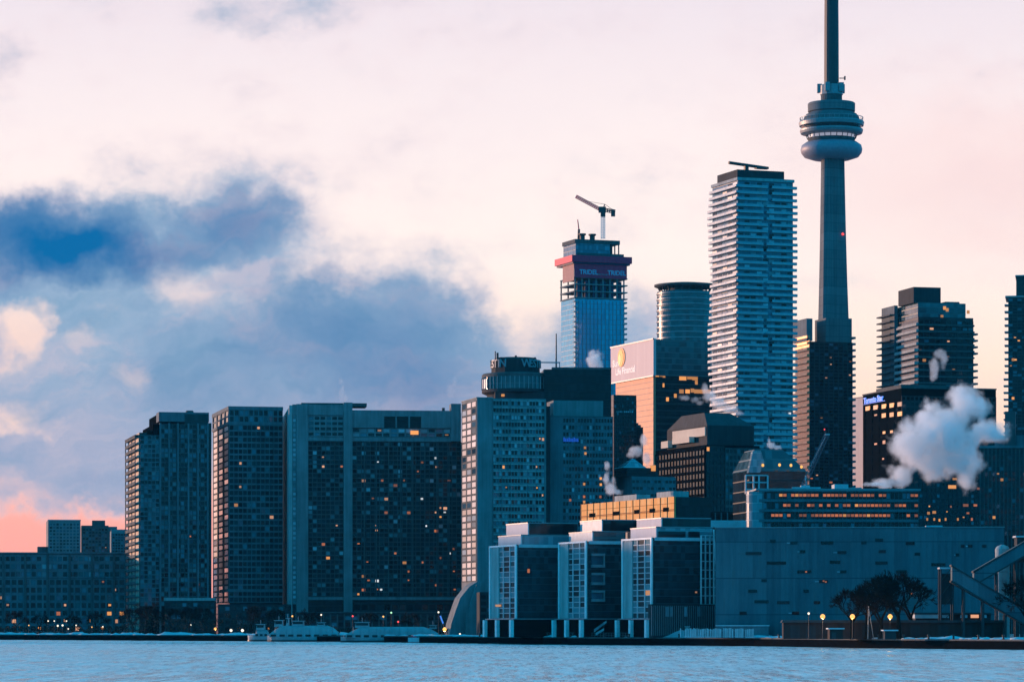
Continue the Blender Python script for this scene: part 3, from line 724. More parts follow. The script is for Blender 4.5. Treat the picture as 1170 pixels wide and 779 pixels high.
b.facade('front', 0, W, b.z(445), b.z(366), 10, 22, 'conc_vdark', .15, .12, [('g_dark', 8), ('g_blue', 1)], lit=.02)
for px, py in ((1080, 350), (1083, 352), (1107, 354), (1077, 360)):
    b.window(M['lit'], 'front', b.u(px), b.u(px+3.2), b.z(py+2.5), b.z(py-1.5), -3.05 if py < 362 else .3, -2.85 if py < 362 else .4)
b.window(M['lit'], 'front', b.u(1054), b.u(1057), b.z(413), b.z(410), .2, 1.3)
b.done()

# ---- tower cut by the right edge
b = Bld('condominium_tower', 'dark condominium tower with jagged balconies cut by the right edge of the photo', 'tower', 1152, 1152, 1235, 1700, -9.5, 26)
W = b.W
b.box('body', M['cw_dark'], 0, W, 0, b.D, 0, b.z(340)); b.box('upper_body', M['cw_dark'], b.u(1161), W, 1, b.D, b.z(340)+.01, b.z(316))
b.box('roof_slab', M['steel'], -1.5, W, -.6, b.D, b.z(340)+.02, b.z(338)); b.box('roof_slab', M['steel'], b.u(1160), W, -.3, b.D, b.z(316)+.01, b.z(314.5))
b.facade('front', 0, W, b.z(520), b.z(341), 16, 50, 'conc_vdark', .1, .28, [('g_dark', 6), ('g_blue', 2)], lit=.01)
me = MB().box(-2.3, .2, -.6, 8, 0, .6).mesh('balcony', M['steel'])
for j in range(46): b.inst('balcony', me, (0, 0, b.z(349)-j*3.35), (1.0 if j > 10 else .8, 1, 1))
for px, py in ((1156, 411), (1156, 455), (1157, 486)): b.window(M['lit'], 'front', b.u(px), b.u(px+3), b.z(py+1.5), b.z(py-1.5), .3, .5)
b.done()

# ---- dark brown tower with blue sign, right
b = Bld('office_tower', 'dark brown office block carrying a blue illuminated sign', 'office block', 986, 1030, 1138, 1500, 14)
W, D = b.W, b.D
b.box('body', M['matte_black'], 0, W, 0, D, 0, b.z(443.5))
b.box('parapet', M['conc_dark'], -.3, W+.2, -.3, D+.2, b.z(443.5)+.01, b.z(442))
b.box('penthouse', M['conc_dark'], W*.02, W*.5, 3, D*.7, b.z(442)+.01, b.z(438.5))
b.facade('left', 1, D-1, b.z(610), b.z(461), 5, 16, 'matte_black', .5, .45, [('matte_black', 1)], lit=0, skip=lambda i, j: j > 13)
def lw(px, py, mat, w=4.6, h=5): 
    t_ = b.t(px); t1 = b.t(px-w); z_ = b.z(py, 0, (t_+t1)/2); b.window(M[mat], 'left', t_, t1, z_-h*.19, z_+h*.19, .1, .42)
for i, px in enumerate((994.5, 1003.5, 1013, 1022, 1031)):
    lw(px, 466.5-i*1.2, 'lit2' if i in (1, 4) else 'lit'); 
for i, px in enumerate((1013, 1022, 1031)): lw(px, 474.5-i*.9, 'lit')
lw(1003, 474, 'lit3', 3, 2); lw(1012.5, 494, 'lit', 3, 3); lw(1021, 493, 'lit', 3, 3); lw(1012.5, 505, 'lit3', 3, 4); lw(1003, 507, 'lit3', 3, 2); lw(1011, 524, 'lit3', 2, 2)
b.facade('front', 0, W, b.z(612), b.z(452), 22, 26, 'conc_vdark', .3, .4, [('g_dark', 9), ('g_blue', 1)], lit=.02, lits=('lit', 'lit3'), skip=lambda i, j: j > 24,
         litband=lambda f: .03 if f < .32 else .008)
for px, py, w_, h_ in ((1058, 593, 2, 3), (1066, 593, 2, 3), (1072, 594, 2, 3), (1079, 593, 2, 3), (1093, 593, 2, 3), (1109, 593, 2, 3), (1059, 586, 3, 3), (1065, 585, 4, 3), (1083, 556, 9, 4), (1088, 547, 5, 2.5), (1100, 577, 6, 3), (1116, 558, 7, 2.5), (1112, 577, 4, 2.5), (1124, 577, 5, 2.5), (1104, 586, 3, 2)): b.window(M['lit' if px < 1095 else 'lit3'], 'front', b.u(px), b.u(px+w_), b.z(py+h_/2, b.u(px)), b.z(py-h_/2, b.u(px)), .4, .5)
b.done()
e = empty('rooftop_sign', (b.X, b.d, G), b.r, 'blue illuminated lettering high on the dark brown block', 'sign')
o = bpy.data.objects.new('lettering', text_mesh('Toronto Star', 3.6, M['signblue'], .2, .10, 1.3, 'CENTER')); COL.objects.link(o); o.parent = e
o.location = (-.6, (b.t(987)+b.t(1012))/2, b.z(459.5, 0, D*.75)); o.rotation_euler = (R(90), 0, R(-90))
MB().box(-.42, -.30, b.t(1012), b.t(987.5), b.z(460.6, 0, D*.75), b.z(460.1, 0, D*.75)).build('light_bar', M['signblue'], e)

# ---- lower dark block on the far right
b = Bld('office_block', 'low dark block with a flat roof at the right edge behind the steam', 'office block', 1120, 1120, 1215, 1350, -10, 40)
W = b.W
b.box('body', M['cw_deep'], 0, W, 0, b.D, 0, b.z(512))
b.box('roof_storey', M['precast'], b.u(1136), W, 3, b.D, b.z(512)+.01, b.z(497))
b.box('stair_tower', M['conc_dark'], b.u(1148), b.u(1160), 1, 8, b.z(512)+.01, b.z(470))
b.box('parapet', M['precast'], -.3, W, -.3, .4, b.z(512)+.01, b.z(509))
for i in range(22): b.fbox('pier', M['conc_dark'], 'front', W*i/21-.2, W*i/21+.2, 0, b.z(513), -.1, .5)
b.facade('front', 0, W, b.z(612), b.z(514), 21, 16, 'conc_vdark', 0, .3, [('g_dark', 9), ('g_blue', 1)], lit=.015, lits=('lit3', 'lit'))
b.done()

# ---- dark office with bright top, centre
b = Bld('office_block', 'black office block wedged between the hotel wing and the peach flank', 'office block', 698, 701, 727, 1480, 14, 24)
W = b.W
b.box('body', M['cw_deep'], 0, W, 0, b.D, 0, b.z(451)); b.box('lower_body', M['cw_deep'], W+.01, b.u(737), 3, b.D, 0, b.z(487))
b.box('roof_clutter', M['dark'], b.u(727.5), b.u(733), 5, 8, b.z(487)+.01, b.z(482)); b.box('roof_clutter', M['conc_dark'], b.u(733), b.u(736), 5, 7, b.z(487)+.01, b.z(484))
b.facade('front', .2, W, b.z(600), b.z(453), 9, 34, 'conc_vdark', .2, .35, [('g_dark', 12), ('g_blue', 1)], lit=.0)
for i in range(9): b.window(M['g_blind'], 'front', b.u(704+i*2.2), b.u(705.4+i*2.2), b.z(471), b.z(469.4), .1, .5)
b.done()

# ---- stepped brown block with a sloped roof, centre
b = Bld('office_block', 'stepped black office block with a sloping roof and a sunlit ledge', 'office block', 749, 806, 868, 1420, 20)
W, D = b.W, b.D
b.box('body', M['matte_black'], 0, W, 0, D, 0, b.z(508))
b.facade('left', .3, D-.3, b.z(592), b.z(512), 16, 9, 'matte_black', .25, .4, [('g_mattedark', 6), ('g_mattedark', 3)], lit=0)
b.facade('front', .3, W*.35, b.z(600), b.z(509), 5, 12, 'conc_vdark', .2, .4, [('g_dark', 1)], lit=.02)
b.facade('front', W*.36, W, b.z(600), b.z(511), 9, 12, 'conc_dark', .25, .4, [('g_dark', 6), ('g_blue', 2)], lit=.01, lits=('lit3',))
b.box('setback', M['conc_vdark'], 2, W*.95, 3, D*.85, b.z(508)+.01, b.z(485))
b.part('mansard_roof', M['roof']).prism([(2, 3), (W*.95, 3), (W*.95, D*.85), (2, D*.85)], b.z(485)+.01, b.z(470), [(W*.12, 8), (W*.6, 8), (W*.6, D*.6), (W*.12, D*.6)])
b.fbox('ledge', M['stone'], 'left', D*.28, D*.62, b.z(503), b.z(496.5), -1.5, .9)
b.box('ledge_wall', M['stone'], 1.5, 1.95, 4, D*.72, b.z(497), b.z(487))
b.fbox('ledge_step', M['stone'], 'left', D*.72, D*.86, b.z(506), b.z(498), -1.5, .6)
b.done()

# ---- low dark blocks between, with the pyramid skylight
b = Bld('office_block', 'squat dark block topped by a small pale blue pyramid', 'office block', 705, 722, 772, 1240, 16)
W, D = b.W, b.D
b.box('body', M['precast'], 0, W, 0, D, 0, b.z(544)); b.box('upper_body', M['cw_deep'], -1.5, W*.62, 1, D*.9, b.z(544)+.01, b.z(534))
u_ = b.u(728); b.part('pyramid_roof', M['cw_pale']).prism([(b.u(714), 2), (b.u(741), 2), (b.u(741), D*.8), (b.u(714), D*.8)], b.z(534)+.01, b.z(523), [(u_-.3, 5), (u_+.3, 5), (u_+.3, 5.6), (u_-.3, 5.6)])
b.facade('front', 0, W, b.z(600), b.z(546), 12, 7, 'precast', .2, .6, [('g_dark', 3), ('g_blue', 1)], lit=.0)
b.window(M['lit'], 'front', b.u(745), b.u(749), b.z(537.5), b.z(531), -2.0, .2)
b.done()
b = Bld('office_block', 'low bluish black block below the stepped office block', 'office block', 770, 775, 858, 1150, 10, 20)
b.box('body', M['cw_deep'], 0, b.W, 0, b.D, 0, b.z(584)); b.box('plant_storey', M['precast'], 1, b.W*.45, 1, 12, b.z(584)+.01, b.z(569))
for i in range(12): b.fbox('fin', M['precast'], 'front', b.W*i/12, b.W*i/12+.35, b.z(600), b.z(585), -.1, .4)
b.done()

# ---- mansard glass building with four lamps
b = Bld('glass_building', 'small glass building with a chamfered roof and four yellow lamps on its eaves', 'building', 851, 856, 922, 1100, 10, 22)
W, D = b.W, b.D
b.box('body', M['cw_dark'], 0, W, 0, D, 0, b.z(538))
b.part('chamfered_roof', M['cw_teal']).prism([(-.3, -.3), (W, -.3), (W, D), (-.3, D)], b.z(538)+.01, b.z(513), [(W*.12, 2.5), (W*.62, 2.5), (W*.62, D*.7), (W*.12, D*.7)])
b.part('gable', M['cw_pale']).side([(-.6, b.z(540)), (b.u(867), b.z(540)), (b.u(872), b.z(528)), (b.u(868), b.z(514.5)), (b.u(859), b.z(515))], -1.6, 1.0)
for px in (851, 860, 866, 876): b.fbox('white_frame', M['offwhite'], 'front', b.u(px)-.25, b.u(px)+.25, b.z(562), b.z(543), 1.0, 1.5)
for py in (543, 551, 559): b.fbox('white_frame', M['offwhite'], 'front', b.u(851), b.u(876), b.z(py)-.2, b.z(py)+.2, 1.05, 1.45)
for px, py in ((870, 531.5), (889, 531), (902, 531.3), (914, 533)):
    b.part('eaves_lamp_%d' % px, M['lampa']).lathe([(.1, -.5), (.42, -.3), (.42, .3), (.1, .5)], b.u(px), -1.9, 10)
    q = b.part('eaves_lamp_%d' % px, M['lampa']); q.v = [(a, c, z_+b.z(py)) for a, c, z_ in q.v]
for kk in [kk for kk in b.mb if kk[0].startswith('eaves_lamp')]: b.mb.pop(kk).build('eaves_lamp', kk[1], b.e)
b.done()

# ---- long glass block with orange lit floors
b = Bld('glass_building', 'long low glass block with three rows of orange lit windows and a rounded end', 'building', 855, 867, 1049, 880, 3, 24)
W, D = b.W, b.D
zb, zr = b.z(606), b.z(560)
b.box('body', M['cw_deep'], .02, W, 0, D, 0, zr)
b.part('rounded_end', M['cw_pale']).lathe([(3.0, 0), (3.0, zr-.3)], .0, 2.6, 32)
b.box('roof_slab', M['steel'], -.8, W+.6, -.5, D, zr+.01, zr+.5)
nb, fl = 40, 4
for j in range(fl+1): b.fbox('floor_band', M['precast'], 'front', .0, W, zb+(zr-zb)*j/fl-.35, zb+(zr-zb)*j/fl+.35 if j < fl else zr-.02, -.2, .5)
for i in range(nb+1): b.fbox('mullion', M['conc_dark'], 'front', W*i/nb-.08, W*i/nb+.08, zb, zr-.05, -.2, .28)
for j in range(fl):
    for i in range(nb):
        f_ = i/nb
        p = 0 if j == 0 or f_ < .06 else (.92 if .50 < f_ < .78 else .55 if f_ < .5 else .35)
        p = p*.3 if j == 3 and f_ < .12 else p
        mat = M[rnd.choice(['lit3', 'lit3', 'lit3', 'lit3', 'lit3', 'lit'])] if rnd.random() < p else M[rnd.choice(['g_dark', 'g_dark', 'g_dark', 'g_blue'])]
        z0 = zb+(zr-zb)*j/fl
        hh = (zr-zb)/fl
        b.window(mat, 'front', W*(i+.05)/nb, W*(i+.95)/nb, z0+(.40*hh if mat.name.startswith('window_lit') else .2*hh), z0+(.66 if mat.name.startswith('window_lit') else .74)*hh)
b.box('roof_unit', M['offwhite'], b.u(956), b.u(972), 4, 9, zr+.51, b.z(552)); b.box('roof_unit', M['conc_pale'], b.u(972), b.u(988), 5, 9, zr+.51, b.z(555.5))
b.box('roof_rail', M['offwhite'], b.u(905), b.u(938), .5, .7, zr+.51, zr+.9)
b.done(110)

# ---- second crane on the long block
cd = 905; P = lambda px, py, d=cd: Vector((X(px, d), d, Z(py, d)))
e = empty('luffing_crane', P(917, 558), 0, 'leaning blue grey lattice crane before the dark condominium tower', 'crane')
L = lambda v: tuple(v - e.location)
blu = paint('crane_blue', (.05, .10, .14), .5)
MB().lattice(L(P(918, 555)), L(P(944.5, 497)), .9, 14, .11).build('boom', blu, e)
MB().tube(L(P(920, 556)), L(P(920.5, 543)), .16).tube(L(P(922, 556)), L(P(920.5, 543)), .12).tube(L(P(920.5, 543)), L(P(943, 499)), .05).build('gantry', M['offwhite'], e)
c_ = P(919, 557)-e.location; MB().box(c_.x-1.0, c_.x+1.4, -1, 1, c_.z-.2, c_.z+.6).build('base', M['offwhite'], e)
c_ = P(945, 496.5)-e.location; MB().box(c_.x-.5, c_.x+.7, -.3, .3, c_.z-.1, c_.z+.25).build('boom_head', M['offwhite'], e)
MB().lathe([(.05, -.22), (.22, 0), (.05, .22)], n=8).build('beacon', M['lampr'], e, loc=L(P(942, 490.5)))
MB().tube(L(P(944, 497)), L(P(942, 490.5)), .05).build('beacon_rod', M['dark'], e)

# ---- golden screen building
b = Bld('roof_screen_building', 'low building with a golden glow coloured into its panels behind the glass fingers', 'building', 665, 772, 812, 1000, 22)
W, D = b.W, b.D
zt_, zb_ = b.z(567), b.z(592.5)
b.box('body', M['cw_deep'], .02, W, 0, D, 0, zt_-.1)
b.fbox('glow_tint_panels', M['gold'], 'left', 0, D, zb_-3, zt_, .02, .35)
gj = concrete('gold_joint', (.22, .10, .04))
for i in range(15): b.fbox('panel_joint', gj, 'left', D*i/14-.12 if i else 0, D*i/14+.12, zb_-3, zt_-.02, .3, .5)
b.fbox('panel_joint', gj, 'left', 0, D, (zt_*.42+zb_*.58)-.12, (zt_*.42+zb_*.58)+.12, .3, .46)
for f_, w_ in ((.06, .05), (.20, .05), (.36, .05), (.57, .07), (.84, .06)): b.fbox('vent', M['matte_black'], 'left', D*f_, D*(f_+w_), zt_*.40+zb_*.60-.3, zt_*.40+zb_*.60+.9, .3, .6)
b.box('roof_unit', M['conc_pale'], 1.5, 6, b.t(722), b.t(697), zt_-.08, b.z(565.5, 0, b.t(710))); b.box('roof_unit', M['conc_pale'], 1.5, 6.5, b.t(764), b.t(745), zt_-.08, b.z(561.5, 0, b.t(755)))
b.done()

# ---- thin pale roof slab building behind the fingers
b = Bld('flat_roofed_building', 'low building with a long thin pale roof edge behind the glass fingers', 'building', 728, 730, 853, 925, 4, 30)
b.box('body', M['cw_deep'], 0, b.W, 0, b.D, 0, b.z(603)); b.box('roof_edge', M['offwhite'], -.3, b.W+.2, -.6, b.D, b.z(602), b.z(595.5)); b.box('roof_coping', M['snow'], -.2, b.W+.1, -.5, b.D, b.z(595.5)+.01, b.z(594))
b.done()

# ------------------------------------------------------------------ left waterfront
# low apartment block far left
b = Bld('apartment_block', 'long low apartment block with lit windows at the left edge', 'apartment block', -60, -60, 143, 1390, 3, 30)
W, D = b.W, b.D
b.box('body', M['conc_dark'], 0, W, 0, D, 0, b.z(632)); b.box('parapet', M['precast'], -.2, W+.2, -.3, D, b.z(632)+.01, b.z(630.5))
b.facade('front', 0, W, b.z(660), b.z(633.5), 34, 3, 'precast', .2, .42, [('g_dark', 5), ('g_blue', 4), ('g_blind', 1)], lit=.0)
b.facade('front', 0, W, b.z(722), b.z(660.5), 28, 7, 'precast', .28, .36, [('g_dark', 8), ('g_blue', 2)], lit=.03, lits=('lit', 'lit2', 'lit3'), litband=lambda f: .04 if f > .6 else .13)
for i in range(8): b.fbox('pilaster', M['conc_dark'], 'front', W*(i+.5)/8-.5, W*(i+.5)/8+.5, 0, b.z(633), -.1, .7)
b.done()
# blocks behind it
b = Bld('apartment_block', 'plain dark block rising behind the low apartment block', 'apartment block', 53.5, 55, 92, 1700, 10, 25)
b.box('body', M['conc'], 0, b.W, 0, b.D, 0, b.z(594)); b.box('side_plant', M['conc_dark'], -5, -.01, 4, 12, 0, b.z(624)); b.box('parapet', M['conc_pale'], -.2, b.W+.2, -.2, .3, b.z(594.5), b.z(593.3))
b.facade('front', .5, b.W-.5, b.z(634), b.z(597), 9, 10, 'conc', .35, .45, [('g_dark', 2), ('g_blue', 3)], lit=0); b.done()
b = Bld('apartment_block', 'second dark block with a small roof hut behind the low apartment block', 'apartment block', 92, 93, 124, 1760, 8, 25)
b.box('body', M['conc_dark'], 0, b.W, 0, b.D, 0, b.z(600)); b.box('roof_hut', M['conc_dark'], b.W*.4, b.W*.88, 3, 12, b.z(600)+.01, b.z(594)); b.box('stepped_wing', M['conc'], b.W+.01, b.u(134), 3, 20, 0, b.z(601))
b.facade('front', .5, b.W-.5, b.z(634), b.z(603), 8, 9, 'conc_dark', .3, .4, [('g_dark', 3), ('g_blue', 2)], lit=.01); b.done()
b = Bld('apartment_block', 'bluish slab behind the low block beside the stepped glass tower', 'apartment block', 126, 127, 158, 1640, 8, 25)
b.box('body', M['conc'], 0, b.W, 0, b.D, 0, b.z(606)); b.box('roof_rail', M['steel'], 0, b.W, .2, .5, b.z(606)+.01, b.z(604.5))
b.facade('front', .5, b.W-.5, b.z(634), b.z(609), 9, 8, 'precast', .3, .4, [('g_dark', 3), ('g_blue', 2)], lit=.0); b.done()

# stepped blue glass tower
b = Bld('apartment_tower', 'blue glass apartment tower with its roofline stepping down to the left', 'tower', 147.5, 159, 242, 1345, 12)
W, D = b.W, b.D
segs = [(159, 168, 494, 0), (168, 175, 491, .4), (175, 182.5, 484.5, -.2), (182.5, 211, 471.5, .5), (211, 238, 472, 0), (238, 242, 482, 1.0)]
for a_, c_, y_, o_ in segs: b.box('body', M['cw_dark' if c_ < 170 or c_ > 212 else 'matte_black'], b.u(a_)+.01, b.u(c_), o_, D, 0, b.z(y_))
b.box('roof_band', M['precast'], b.u(182.5)-.3, b.u(238)+.3, .2, 10, b.z(481), b.z(471)+.3)
b.part('roof_drum', M['conc_dark']).lathe([(1.6, b.z(472)), (1.6, b.z(468.5)), (1.3, b.z(467.5))], b.u(218), 4, 16); b.box('roof_drum', M['conc_dark'], b.u(205), b.u(215), 2, 6, b.z(472)+.3, b.z(470))
b.facade('front', b.u(160), b.u(182), b.z(692), b.z(497), 5, 38, 'precast', .14, .26, [('g_dark', 5), ('g_blue', 4), ('g_matte', 3)], lit=.004, base=.35)
b.facade('front', b.u(183), b.u(238), b.z(692), b.z(484), 12, 38, 'conc_dark', .10, .24, [('g_dark', 9), ('g_blue', 4), ('g_matte', 3)], lit=.010, lits=('lit2', 'lit3', 'litw'), base=.55)
for px in (183, 193, 203, 215, 226, 237): b.fbox('pilaster', M['precast'], 'front', b.u(px)-.35, b.u(px)+.35, 0, b.z(483), -.1, 1.3)
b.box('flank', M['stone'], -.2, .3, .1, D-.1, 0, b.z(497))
me = MB().box(-1.7, .1, -.4, D*.98, 0, .35).box(-1.65, -1.5, -.35, D*.97, .35, 1.2).mesh('balcony', M['conc_dark'])
for j in range(35): b.inst('balcony', me, (0, 0, b.z(500)-j*2.62*1.0))
for t_ in (.0, D*.33, D*.66, D*.97): b.box('balcony_post', M['conc_dark'], -1.75, -1.4, t_-.15, t_+.15, 0, b.z(497))
b.box('roof_frame', M['conc_dark'], -1.8, .2, -.4, D, b.z(497.6), b.z(496.6))
b.done()

# ribbed tower with flat crown
b = Bld('apartment_tower', 'dark ribbed apartment tower with a flat band crown and a flank of panes tinted for sunset reflection', 'tower', 243.5, 262, 323, 1350, 12)
W, D = b.W, b.D
b.box('body', M['cw_deep'], 0, W, 0, D, 0, b.z(465)); b.box('crown_band', M['precast'], -.5, W+.1, -.5, D+.3, b.z(468), b.z(464)); b.box('crown_band', M['precast'], -.45, W+.05, -.45, D+.3, b.z(485), b.z(482))
b.facade('front', 0, W, b.z(482), b.z(468), 11, 2, 'precast', .25, .2, [('g_dark', 4), ('g_blue', 1)], lit=.0)
b.facade('front', 0, W, b.z(688), b.z(485), 12, 30, 'precast', .14, .30, [('g_mattedark', 9), ('g_dark', 3), ('g_blue', 1)], lit=.012, lits=('lit', 'lit2', 'lit3'))
b.facade('left', 0, D, b.z(688), b.z(485), 3, 30, 'conc_dark', .36, .30, [('g_sunpale', 6), ('g_blind', 3), ('g_pale', 2)], lit=0, o=.12)
b.facade('left', 0, D, b.z(482), b.z(468), 4, 2, 'precast', .3, .2, [('g_dark', 3), ('g_blue', 1)], lit=0)
b.box('base_band', M['precast'], -.6, W, -.7, D*.5, b.z(676), b.z(672.5))
b.done()

# long slab block
b = Bld('apartment_slab', 'broad dark slab block with pale concrete piers and scattered lit windows', 'tower', 322.5, 332, 527, 1330, 6)
W, D = b.W, b.D
u = b.u
b.box('body', M['cw_deep'], 0, u(402), .0, D, 0, b.z(463)); b.box('body', M['cw_deep'], u(402)+.01, W, .5, D, 0, b.z(470))
b.box('concrete_pier', M['conc'], u(338.5), u(352), -1.0, 2, 0, b.z(461.5)); b.box('concrete_pier', M['conc'], u(392.5), u(402.5), -1.4, 6, 0, b.z(459.5)); b.box('corner_pier', M['conc_pale'], -.6, u(334), -.5, 3, 0, b.z(463))
b.box('flank', M['conc_pale'], -.4, .2, 3.01, D, 0, b.z(464))
b.box('parapet', M['conc'], u(334)+.02, u(392.5)-.02, -.7, 1, b.z(474), b.z(462)); b.box('parapet', M['conc'], u(402.5)+.02, u(515), -.6, 1.2, b.z(475), b.z(468)); b.box('stair_head', M['conc'], u(515)+.02, W-.2, -1.0, 7, b.z(503), b.z(460))
b.box('plant_wall', M['conc'], u(402.5)+.02, u(438), -.62, 1, b.z(488), b.z(475)+.01); b.box('plant_wall', M['conc'], u(482), u(515), -.62, 1, b.z(488), b.z(475)+.01)
for px in (438, 452.5, 467.5, 482): b.box('plant_wall', M['conc'], u(px)-.3, u(px)+.3, -.55, 1, b.z(488), b.z(475)+.02)
b.box('roof_house', M['conc_dark'], u(345), u(420), 5, 16, b.z(463)+.02, b.z(459)); b.box('chimney', M['conc_dark'], u(506), u(509), 3, 5, b.z(468)+.01, b.z(464))
b.fbox('band', M['conc'], 'front', u(352)+.02, u(392.5)-.02, b.z(503.5), b.z(499), -.1, .8); b.fbox('band', M['conc'], 'front', u(402.5)+.02, u(515)-.02, b.z(503.5), b.z(499), -.6, .45)
b.fbox('band', M['conc'], 'front', u(352)+.02, u(392.5)-.02, b.z(685), b.z(681.5), -.1, .8); b.fbox('band', M['conc'], 'front', u(402.5)+.02, W, b.z(685), b.z(681.5), -.6, .45)
WN = [('g_mattedark', 11), ('g_dark', 2), ('g_matte', 2), ('g_pale', .45)]
b.facade('front', u(334.3), u(338.3), b.z(690), b.z(466), 1, 40, 'conc', .2, .45, [('g_blind', 1), ('g_pale', 2)], lit=.01)
b.facade('front', u(352)+.03, u(392.5)-.03, b.z(498.5), b.z(474.5), 6, 4, 'conc', .2, .45, [('g_dark', 3), ('g_blue', 1)], lit=.0)
b.facade('front', u(402.5)+.03, u(515)-.03, b.z(498.5), b.z(488.5), 13, 2, 'conc', .2, .3, [('g_dark', 2), ('g_blue', 3), ('g_blind', 2)], lit=.05, base=-.5)
b.facade('front', u(352)+.03, u(392.5)-.03, b.z(681), b.z(504), 8, 34, 'conc_dark', .14, .24, WN, lit=.03, lits=('lit', 'lit3', 'lit2', 'lit3'))
b.facade('front', u(402.5)+.03, W-.05, b.z(681), b.z(504), 24, 34, 'conc_dark', .14, .24, WN, lit=.045, lits=('lit', 'lit3', 'lit2', 'lit3', 'lit3', 'litw'), base=-.5)
for i in range(9): b.fbox('mullion_pier', M['conc_dark'], 'front', u(402.5)+(W-u(402.5))*(i+1)/9-.25, u(402.5)+(W-u(402.5))*(i+1)/9+.2, b.z(681), b.z(504), -.6, .15)
b.window(M['lit'], 'front', u(469), u(478), b.z(495.5), b.z(491), .0, .5)
b.facade('front', u(404), W-1, b.z(724), b.z(687), 14, 3, 'conc_vdark', .2, .5, [('g_dark', 9), ('g_blue', 1)], lit=.02, base=-.5)
b.done(100)

# hotel tower whose flank panes are tinted for mirrored sunset
b = Bld('hotel_tower', 'grey concrete hotel tower with a column of pale windows tinted for sunset reflection on its left edge', 'tower', 527.5, 545, 624, 1225, 14)
W, D = b.W, b.D
u = b.u
b.box('body', M['conc'], 0, W, 0, D, 0, b.z(454.5)); b.box('parapet', M['conc_pale'], -.3, u(563), -.3, D+.3, b.z(454.5)+.01, b.z(453.5)); b.box('recess_wall', M['conc_vdark'], W+.01, u(631), 3, D, 0, b.z(462))
b.facade('front', u(563), u(622), b.z(690), b.z(456), 17, 29, 'conc', .22, .46, [('g_dark', 5), ('g_blue', 2), ('g_blind', 2)], lit=.014)
for j in range(29):
    z_ = b.z(690)+(b.z(456)-b.z(690))*(j+.80)/29
    for i in range(6):
        if rnd.random() < .86: b.fbox('window_head', M['conc_pale'], 'front', u(563)+(u(622)-u(563))*(i+.06)/6, u(563)+(u(622)-u(563))*(i+.94)/6, z_, z_+.38, .1, .5)
b.facade('left', .6, D-.6, b.z(664), b.z(457), 3, 27, 'conc_dark', .26, .30, [('g_sunpale', 8), ('g_blind', 2), ('g_blue', 1)], lit=0, o=.12)
me = b.part('flared_base', M['conc'])
me.side([(-.4, b.z(664)), (u(549), b.z(664)), (u(550), 0), (u(512), 0), (u(514), b.z(712)), (u(519), b.z(697)), (u(524), b.z(683)), (-3.4, b.z(670))], -2.4, 6)
b.part('flared_base', M['conc']).side([(-1.2, b.z(668)), (u(545), b.z(668)), (u(546.5), 0), (u(529), 0), (u(531), b.z(700))], -4.2, -2.39)
b.done(100)

# hotel's second wing
b = Bld('hotel_wing', 'second grey hotel wing with a blank penthouse block and few lit windows', 'tower', 625, 626, 700.5, 1240, 10, 26)
W, D = b.W, b.D
u = b.u
b.box('body', M['conc_dark'], 0, W, 0, D, 0, b.z(475)); b.box('penthouse', M['conc'], u(634), u(691), 3, 16, b.z(475)+.01, b.z(456.5)); b.box('blank_wall', M['precast'], 0, u(643), -.3, .2, 0, b.z(476))
b.facade('front', u(643), W-.2, b.z(690), b.z(476), 17, 27, 'precast', .24, .44, [('g_dark', 7), ('g_blue', 3), ('g_blind', 1)], lit=.0)
for px, py in ((667, 511), (667.5, 517.5), (685, 546), (666, 552.5), (685, 553), (666, 567), (666, 573), (684.5, 567), (650, 571)): b.window(M['lit' if py not in (567, 571) else 'lit3'], 'front', u(px), u(px+2.4), b.z(py+1.4), b.z(py-1.4), .3, .5)
b.done(100)
e = empty('hotel_sign', (b.X, b.d, G), b.r, 'short blue illuminated sign strip on the second hotel wing', 'sign')
mb = MB()
for i in range(9):
    u0 = u(643.5+i*1.95); mb.box(u0, u0+.42, -.75, -.45, b.z(504), b.z(501)+(.15 if i % 3 else .5)); mb.box(u0, u0+.52, -.74, -.46, b.z(504.2), b.z(503.2))
mb.build('lettering', glowing('sign_blue_dim', (.015, .10, .75), .6, .0), e)

# hotel crown: round restaurant, dark drum and roof block behind the hotel
b = Bld('hotel_core', 'dark hotel core with a round revolving restaurant on top', 'tower', 553, 556, 699, 1290, 4, 30)
W, D = b.W, b.D
u = b.u; rc = (u(634)-u(553))/2; cxr = u(593.5)
b.box('core', M['cw_deep'], u(622), W, 2, D, 0, b.z(421)); b.box('core', M['conc_vdark'], u(566), u(622)-.02, 1.6, 26, 0, b.z(447)); b.box('core_parapet', M['conc_dark'], u(631), W, 1.8, 3, b.z(421)+.01, b.z(418.6))
b.part('restaurant_floor', M['conc_vdark']).lathe([(rc*.84, b.z(457)), (rc*.86, b.z(449)), (rc, b.z(446.5)), (rc, b.z(443))], cxr, rc, 48)
b.part('restaurant_glazing', M['cw_teal']).lathe([(rc*.985, b.z(443)), (rc*.985, b.z(429))], cxr, rc, 48)
mb = MB()
for i in range(48):
    a = 2*math.pi*i/48; c_, s_ = math.cos(a), math.sin(a); mb.tube((cxr+rc*c_, rc+rc*s_, b.z(443)), (cxr+rc*c_, rc+rc*s_, b.z(429)), .22, n=4)
mb.build('glazing_bar', M['steel'], b.e)['kind'] = 'stuff'
b.part('restaurant_roof', M['conc_dark']).lathe([(rc, b.z(429)), (rc, b.z(425.6)), (rc*.96, b.z(424.4))], cxr, rc, 48)
